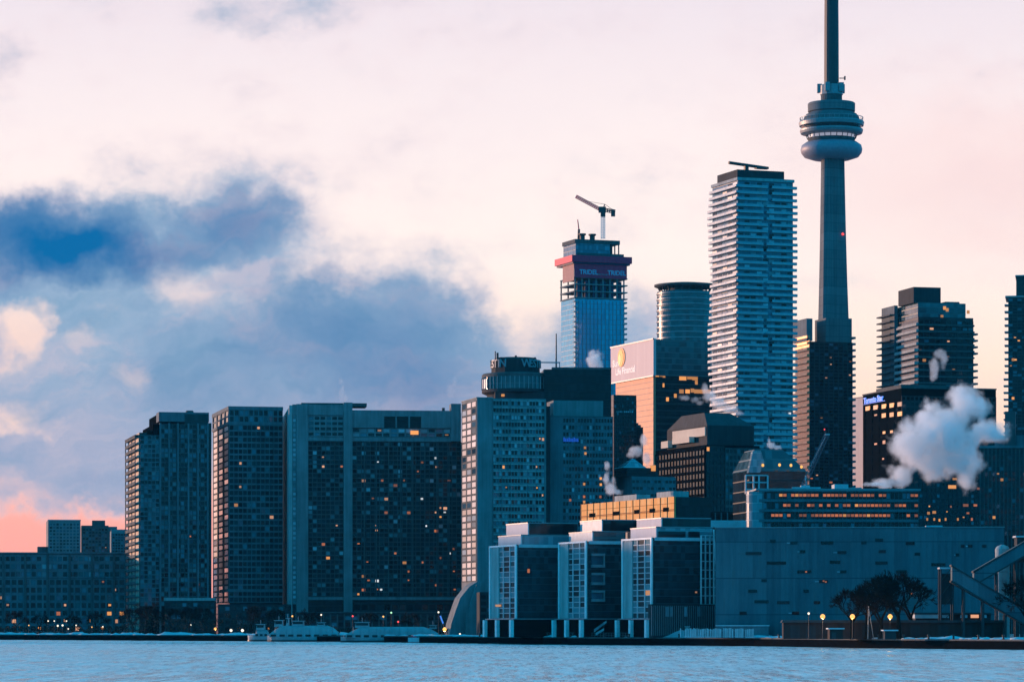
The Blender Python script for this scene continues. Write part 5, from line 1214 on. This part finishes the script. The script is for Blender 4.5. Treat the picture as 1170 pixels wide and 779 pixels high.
# ------------------------------------------------------------------ boats
def boat(label, xl, xr, d, hullz, bow, canopy, house, name='tour_boat'):
    e = empty(name, (X((xl+xr)/2, d), d, 0), R(rnd.uniform(-3, 3)), label, 'boat', 'white boats moored along the quay')
    Lh = (X(xr, d)-X(xl, d))/2; Wd = 2.6
    mb = MB(); ns = 16; secs = []
    for i in range(ns+1):
        f_ = i/ns; x_ = -Lh+2*Lh*f_
        wd = Wd*min(1, (f_/bow)**.6 if f_ < bow else 1)*(1 if f_ < .93 else 1-(f_-.93)*2.5); sheer = hullz*(1+.35*max(0, 1-f_/bow/1.3)**2)
        secs.append([(x_, -wd, sheer), (x_+.1, -wd*.86, .35), (x_+.3, -wd*.3, -.5), (x_+.3, wd*.3, -.5), (x_+.1, wd*.86, .35), (x_, wd, sheer)])
    v = [p for s_ in secs for p in s_]; f = []
    for i in range(ns):
        for k_ in range(5): f.append((i*6+k_, i*6+k_+1, (i+1)*6+k_+1, (i+1)*6+k_))
        f.append((i*6+5, i*6, (i+1)*6, (i+1)*6+5))
    f += [tuple(range(5, -1, -1)), tuple(range(ns*6, ns*6+6))]
    mb._add(v, f); mb.build('hull', M['cover'], e)
    MB()._add([(a*1.0, b_*1.015, c-.0) if i % 2 == 0 else (a, b_*1.03, .55) for s_ in secs for i, (a, b_, c) in enumerate([(s_[0][0], s_[1][1]*1.02, .02), (s_[0][0], s_[1][1]*1.04, .5)])], [(2*i, 2*i+1, 2*i+3, 2*i+2) for i in range(ns)]).build('boot_stripe', M['dark'], e)
    x0, x1, h0, h1 = canopy; x0, x1 = -Lh+2*Lh*x0, -Lh+2*Lh*x1
    n = 9; prof = [(-Wd*.88*math.cos(math.pi*i/n), h0+(h1-h0)*min(1, 1.25*math.sin(math.pi*i/n))**.8) for i in range(n+1)]
    v = []; f = []; st = 12
    for j in range(st+1):
        g_ = j/st; tp = min(1, .30+g_*4.5, .40+(1-g_)*5)
        v += [(x0+(x1-x0)*g_, y_, h0+(z_-h0)*tp) for y_, z_ in prof]
    q = n+1
    f = [(j*q+i, j*q+i+1, (j+1)*q+i+1, (j+1)*q+i) for j in range(st) for i in range(n)] + [tuple(range(q)), tuple(range(st*q+q-1, st*q-1, -1))]
    MB()._add(v, f).build('canopy', M['cover'], e, True); can = COL.objects[-1]
    mb = MB()
    for j in range(1, st):
        x_ = x0+(x1-x0)*j/st
        for i in range(n): mb.tube((x_, prof[i][0]*1.01, prof[i][1]+.03), (x_, prof[i+1][0]*1.01, prof[i+1][1]+.03), .05, n=3)
    mb.build('rib', M['steel'], can)['kind'] = 'stuff'
    nwn = max(3, int((x1-x0)/2.4))
    for j in range(nwn):
        a_ = x0+(x1-x0)*(j+.2)/nwn; MB().box(a_, a_+(x1-x0)/nwn*.6, -Wd*.9-.04, -Wd*.9+.02, h0+.25, h0+.85).build('window', M['g_dark'], e)
    for a_, c_, zb_, zt_ in house:
        a_, c_ = -Lh+2*Lh*a_, -Lh+2*Lh*c_
        MB().prism([(a_, -1.3), (c_, -1.3), (c_, 1.3), (a_, 1.3)], zb_, zt_, [(a_+.3, -1.15), (c_-.1, -1.15), (c_-.1, 1.15), (a_+.3, 1.15)]).build('wheelhouse', M['cover'], e); wh = COL.objects[-1]
        MB().box(a_+.35, c_-.3, -1.32, -1.2, zb_+(zt_-zb_)*.45, zt_-.2).build('window', M['g_dark'], wh)
        MB().box(a_-.1, c_+.2, -1.5, 1.5, zt_+.01, zt_+.12).tube(((a_+c_)/2, 0, zt_+.1), ((a_+c_)/2, 0, zt_+1.4), .05).build('roof', M['offwhite'], wh)
    mb = MB(); nr_ = 14
    for i in range(nr_+1):
        x_ = -Lh*.93+Lh*1.86*i/nr_; mb.tube((x_, -Wd*.7, hullz), (x_, -Wd*.7, hullz+.95), .03, n=3)
    mb.tube((-Lh*.93, -Wd*.7, hullz+.95), (Lh*.93, -Wd*.7, hullz+.95), .03, n=3); mb.build('rail', M['white'], e)
    return e
boat('small white cabin cruiser moored left of the rounded white boat', 283, 308, 1085, 1.5, .45, (.35, .97, 1.5, 3.6), [(.40, .8, 3.6, 5.4)], 'cabin_cruiser')
boat('white moored boat under a rounded winter cover', 305, 390, 1062, 1.4, .18, (.04, .97, 1.4, 5.0), [(.10, .22, 4.6, 6.6), (.26, .30, 4.8, 7.2), (.34, .50, 4.8, 6.4), (.68, .78, 4.8, 5.9)])
boat('long white tour boat with a sloping bow and front pilot house', 389, 507, 1012, 1.3, .22, (.05, .95, 1.3, 4.6), [(.14, .28, 4.3, 5.9), (.86, .93, 4.0, 5.0)])
for px, dz_, l_ in ((478, 0, 'pale pontoon dock with red bundles at the stern of the long tour boat'),):
    d = shore_at(px)-4; e = empty('pontoon', (X(490, d), d, 0), R(-20), l_, 'pontoon')
    MB().box(-6, 9, -1.2, 1.2, .2, 1.5).build('deck', M['snow'], e)
    for i in range(5): MB().box(-5+i*2.2, -4+i*2.2, -.8, .4, 1.51, 2.1).build('bundle', M['red'] if i % 2 == 0 else M['offwhite'], e)

# ------------------------------------------------------------------ quay furniture
d = 795
e = empty('picket_fence', (X(775, d), d-8, G), R(-30), 'pale picket fence along the quay before the warehouse', 'fence')
mb = MB(); Lf = X(868, d)-X(775, d); nf = 44
for i in range(nf):
    if rnd.random() < .88: mb.box(i*Lf/nf, i*Lf/nf+Lf/nf*rnd.uniform(.45, .75), -.05, .05, .1, 2.3*rnd.uniform(.85, 1))
mb.build('pickets', M['offwhite'], e); MB().box(0, Lf, .06, .14, .3, .45).box(0, Lf, .06, .14, 1.6, 1.75).build('rails', M['steel'], e)
d = shore_at(765)+5; e = empty('snow_pile', (X(768, d), d, G), 0, 'wedge shaped snow pile against a kiosk on the quay', 'snow pile')
MB().side([(-2.6, 0), (2.9, 0), (2.9, 1.6), (2.2, 1.9), (.6, 1.3), (-1.0, .5)], -1.5, 1.5).build('heap', M['snow'], e)
e = empty('kiosk', (X(785, d), d, G), 0, 'narrow pale kiosk at the high end of the snow pile', 'kiosk')
MB().box(-.5, .6, -.6, .6, 0, 2.6).build('wall', M['conc_pale'], e); MB().box(-.65, .75, -.75, .75, 2.61, 2.75).build('roof', M['snow'], e)
d = shore_at(686)+7; e = empty('sculpture', (X(686, d), d, G), 0, 'pale tilted plate sculpture on the quay under the middle glass finger', 'sculpture')
MB().side([(-1.6, 1.2), (1.5, 3.6), (1.5, 4.2), (-1.6, 2.0)], -.5, .5).build('plate', M['cw_pale'], e); MB().side([(-1.2, .4), (.9, 1.7), (.9, 2.3), (-1.2, 1.1)], -.3, .3).build('lower_plate', M['offwhite'], e)
MB().tube((-1, 0, 0), (-.7, 0, 1.9), .1).tube((.7, 0, 0), (.9, 0, 3.2), .1).build('strut', M['dark'], e)
e = empty('flagpole_tripod', (X(993, 696), 696, G), 0, 'pale tripod of thin poles before the dark trees between the lamps', 'tripod')
hh = Z(692, 696)-G; MB().tube((-.3, 0, 0), (-.1, 0, hh), .06).tube((.9, 0, 0), (-.1, 0, hh), .05).tube((-.1, 1, 0), (-.1, 0, hh), .05).build('poles', M['steel'], e)

bp = empty('bollard', (0, 0, G), 0, 'dark mooring bollard on the quay edge', 'bollard', 'mooring bollards along the quay edge')
MB().lathe([(.28, 0), (.22, .1), (.20, .62), (.30, .70), (.30, .82), (.12, .9)], n=12).build('post', M['dark'], bp)
for i in range(22):
    px = 548+i*28.5; d = shore_at(px)+1.0; o = bp if i == 0 else copy_tree(bp); o.location = (X(px, d), d, G+.06)
e = empty('railing', (0, 0, G), 0, 'thin steel promenade railing along the quay before the glass fingers', 'railing')
mb = MB(); prev = None
for i in range(46):
    px = 590+i*3.2; d = shore_at(px)+3.2; p_ = Vector((X(px, d), d, 0)); mb.tube(p_, p_+Vector((0, 0, 1.1)), .035, n=4)
    if prev is not None:
        for h_ in (.55, 1.1): mb.tube(prev+Vector((0, 0, h_)), p_+Vector((0, 0, h_)), .028, n=4)
    prev = p_
mb.build('bars', M['steel'], e)
# ------------------------------------------------------------------ steam
def plume(label, d, bl, dens=.25, thr=.30, nscale=.16, name='steam_plume', depth=None, edge=.55, amp=1.3, warp=.35, hull=1.22):
    k = d/F; cx = sum(q[0] for q in bl)/len(bl); cy = sum(q[1] for q in bl)/len(bl)
    loc = Vector((X(cx, d), d, Z(cy, d)))
    bm = bmesh.new(); L_ = []
    for px, py, rx, ry in bl:
        rx, ry = rx*1.1, ry*1.1; c = Vector(((px-cx)*k, rnd.uniform(-.3, .3)*rx*k, (cy-py)*k)); r = Vector((rx*k, (rx+ry)*.5*k, ry*k)); L_.append((c, r))
        mt = Matrix.Translation(c) @ Matrix.Diagonal((r.x*hull, r.y*hull, r.z*hull, 1))
        bmesh.ops.create_icosphere(bm, subdivisions=3, radius=1, matrix=mt)
    me = bpy.data.meshes.new(name); bm.to_mesh(me); bm.free()
    o = bpy.data.objects.new(name, me); COL.objects.link(o); o.location = loc
    md = o.modifiers.new('union', 'REMESH'); md.mode = 'VOXEL'; md.voxel_size = max(.25, min(q[1].z for q in L_)*.22)
    dg = bpy.context.evaluated_depsgraph_get(); dg.update()
    me2 = bpy.data.meshes.new_from_object(o.evaluated_get(dg)); o.modifiers.clear(); o.data = me2; bpy.data.meshes.remove(me)
    m, t = newmat('steam'); oc = t.n('ShaderNodeTexCoord').outputs['Object']
    wq = t.v('SCALE', t.v('SUBTRACT', t.noise(oc, nscale*.8, 5, .65, out=1), (.5, .5, .5)), warp/nscale)
    ow = t.v('ADD', oc, wq); base = None
    for c, r in L_:
        q = t.v('LENGTH', t.v('DIVIDE', t.v('SUBTRACT', ow, tuple(c)), tuple(r)))
        base = q if base is None else t.m('SMOOTH_MIN', base, q, .25)
    f = t.m('SUBTRACT', 1., base)
    def vor(sc_):
        q = t.n('ShaderNodeTexVoronoi', feature='SMOOTH_F1'); t.put(q.inputs['Vector'], ow); q.inputs['Scale'].default_value = sc_; q.inputs['Smoothness'].default_value = .35
        return q.outputs['Distance']
    ns = t.m('ADD', t.m('MULTIPLY', t.m('SUBTRACT', t.noise(oc, nscale, 7, .62, .35), .5), amp), f)
    ns = t.m('ADD', ns, t.m('MULTIPLY', t.m('SUBTRACT', .42, vor(nscale*.9)), .5)); ns = t.m('ADD', ns, t.m('MULTIPLY', t.m('SUBTRACT', .42, vor(nscale*2.4)), .38))
    dn = t.m('MULTIPLY', t.ss(ns, thr-.25, thr-.25+edge), dens)
    pv = t.n('ShaderNodeVolumePrincipled'); pv.inputs['Color'].default_value = (.97, .97, .98, 1); pv.inputs['Anisotropy'].default_value = .1
    t.put(pv.inputs['Density'], dn)
    t.t.links.new(pv.outputs[0], t.n('ShaderNodeOutputMaterial').inputs['Volume'])
    me2.materials.clear(); me2.materials.append(m)
    return tag(o, label, 'steam', 'steam plumes over the rooftops')
plume('large billowing white steam cloud before the dark brown block', 1020,
      [(1042, 512, 26, 32), (1072, 492, 40, 34), (1104, 466, 26, 30), (1128, 492, 30, 16), (1090, 520, 36, 28), (1104, 546, 14, 20), (1030, 540, 20, 16), (1062, 530, 24, 22), (1140, 497, 17, 9), (1012, 551, 20, 8), (1055, 478, 14, 14)], .62, .27, .155, amp=1.55, edge=.8, hull=1.4)
plume('small bright steam puff at the base of the unfinished tower', 1700, [(680, 411, 10, 11), (676, 404, 6, 6), (685, 419, 5, 5)], .45, .25, .22)
plume('thin steam curl beside the peach flank', 1420, [(728, 514, 10, 7), (735, 503, 5, 9), (739, 524, 6, 9), (721, 519, 6, 4)], .34, .25, .25)
plume('steam curl rising beside the golden screen building', 1015, [(698, 558, 7, 8), (693, 545, 4.5, 9), (704, 562, 9, 4), (694, 533, 4, 7), (701, 548, 4, 5)], .45, .25, .4)
plume('slanting steam wisp before the white condominium', 1500, [(812, 452, 9, 9), (822, 459, 11, 7), (834, 467, 10, 5), (845, 472, 8, 3.5), (806, 444, 5, 7)], .26, .25, .25)
plume('faint steam wisp over the black stepped block', 1500, [(783, 454, 7, 4), (795, 456, 7, 4), (800, 460, 5, 3)], .2, .3, .3)
plume('steam wisp rising before the stepped condominium', 1650, [(1068, 418, 6, 16), (1078, 410, 5, 12), (1072, 404, 8, 7), (1066, 430, 5, 8)], .16, .25, .22)
plume('faint thin vapour over the broad slab block roof', 1380, [(391, 447, 4, 12), (389, 436, 4, 8), (394, 455, 4, 6)], .08, .25, .3)
plume('tiny steam star over the chamfered glass roof', 1125, [(882, 508, 7, 4.5), (879, 504, 3, 5), (888, 511, 6, 3)], .5, .3, .6)
plume('low steam streak along the roof of the long glass block', 900, [(1000, 553, 16, 3), (1012, 556, 9, 3)], .5, .3, .5)
plume('faint vapour beside the hotel restaurant', 1330, [(516, 446, 6, 9), (519, 437, 5, 7)], .06, .25, .3)

# ------------------------------------------------------------------ air
HAZE = 1.5e-5
if HAZE:
    m, t = newmat('haze_air')
    pv = t.n('ShaderNodeVolumePrincipled'); pv.inputs['Color'].default_value = (.10, .62, .95, 1); pv.inputs['Density'].default_value = HAZE; pv.inputs['Anisotropy'].default_value = 0
    t.t.links.new(pv.outputs[0], t.n('ShaderNodeOutputMaterial').inputs['Volume'])
    tag(MB().box(-4700, 4700, -2100, 4700, -1.5, 570).build('haze', m), kind='stuff')
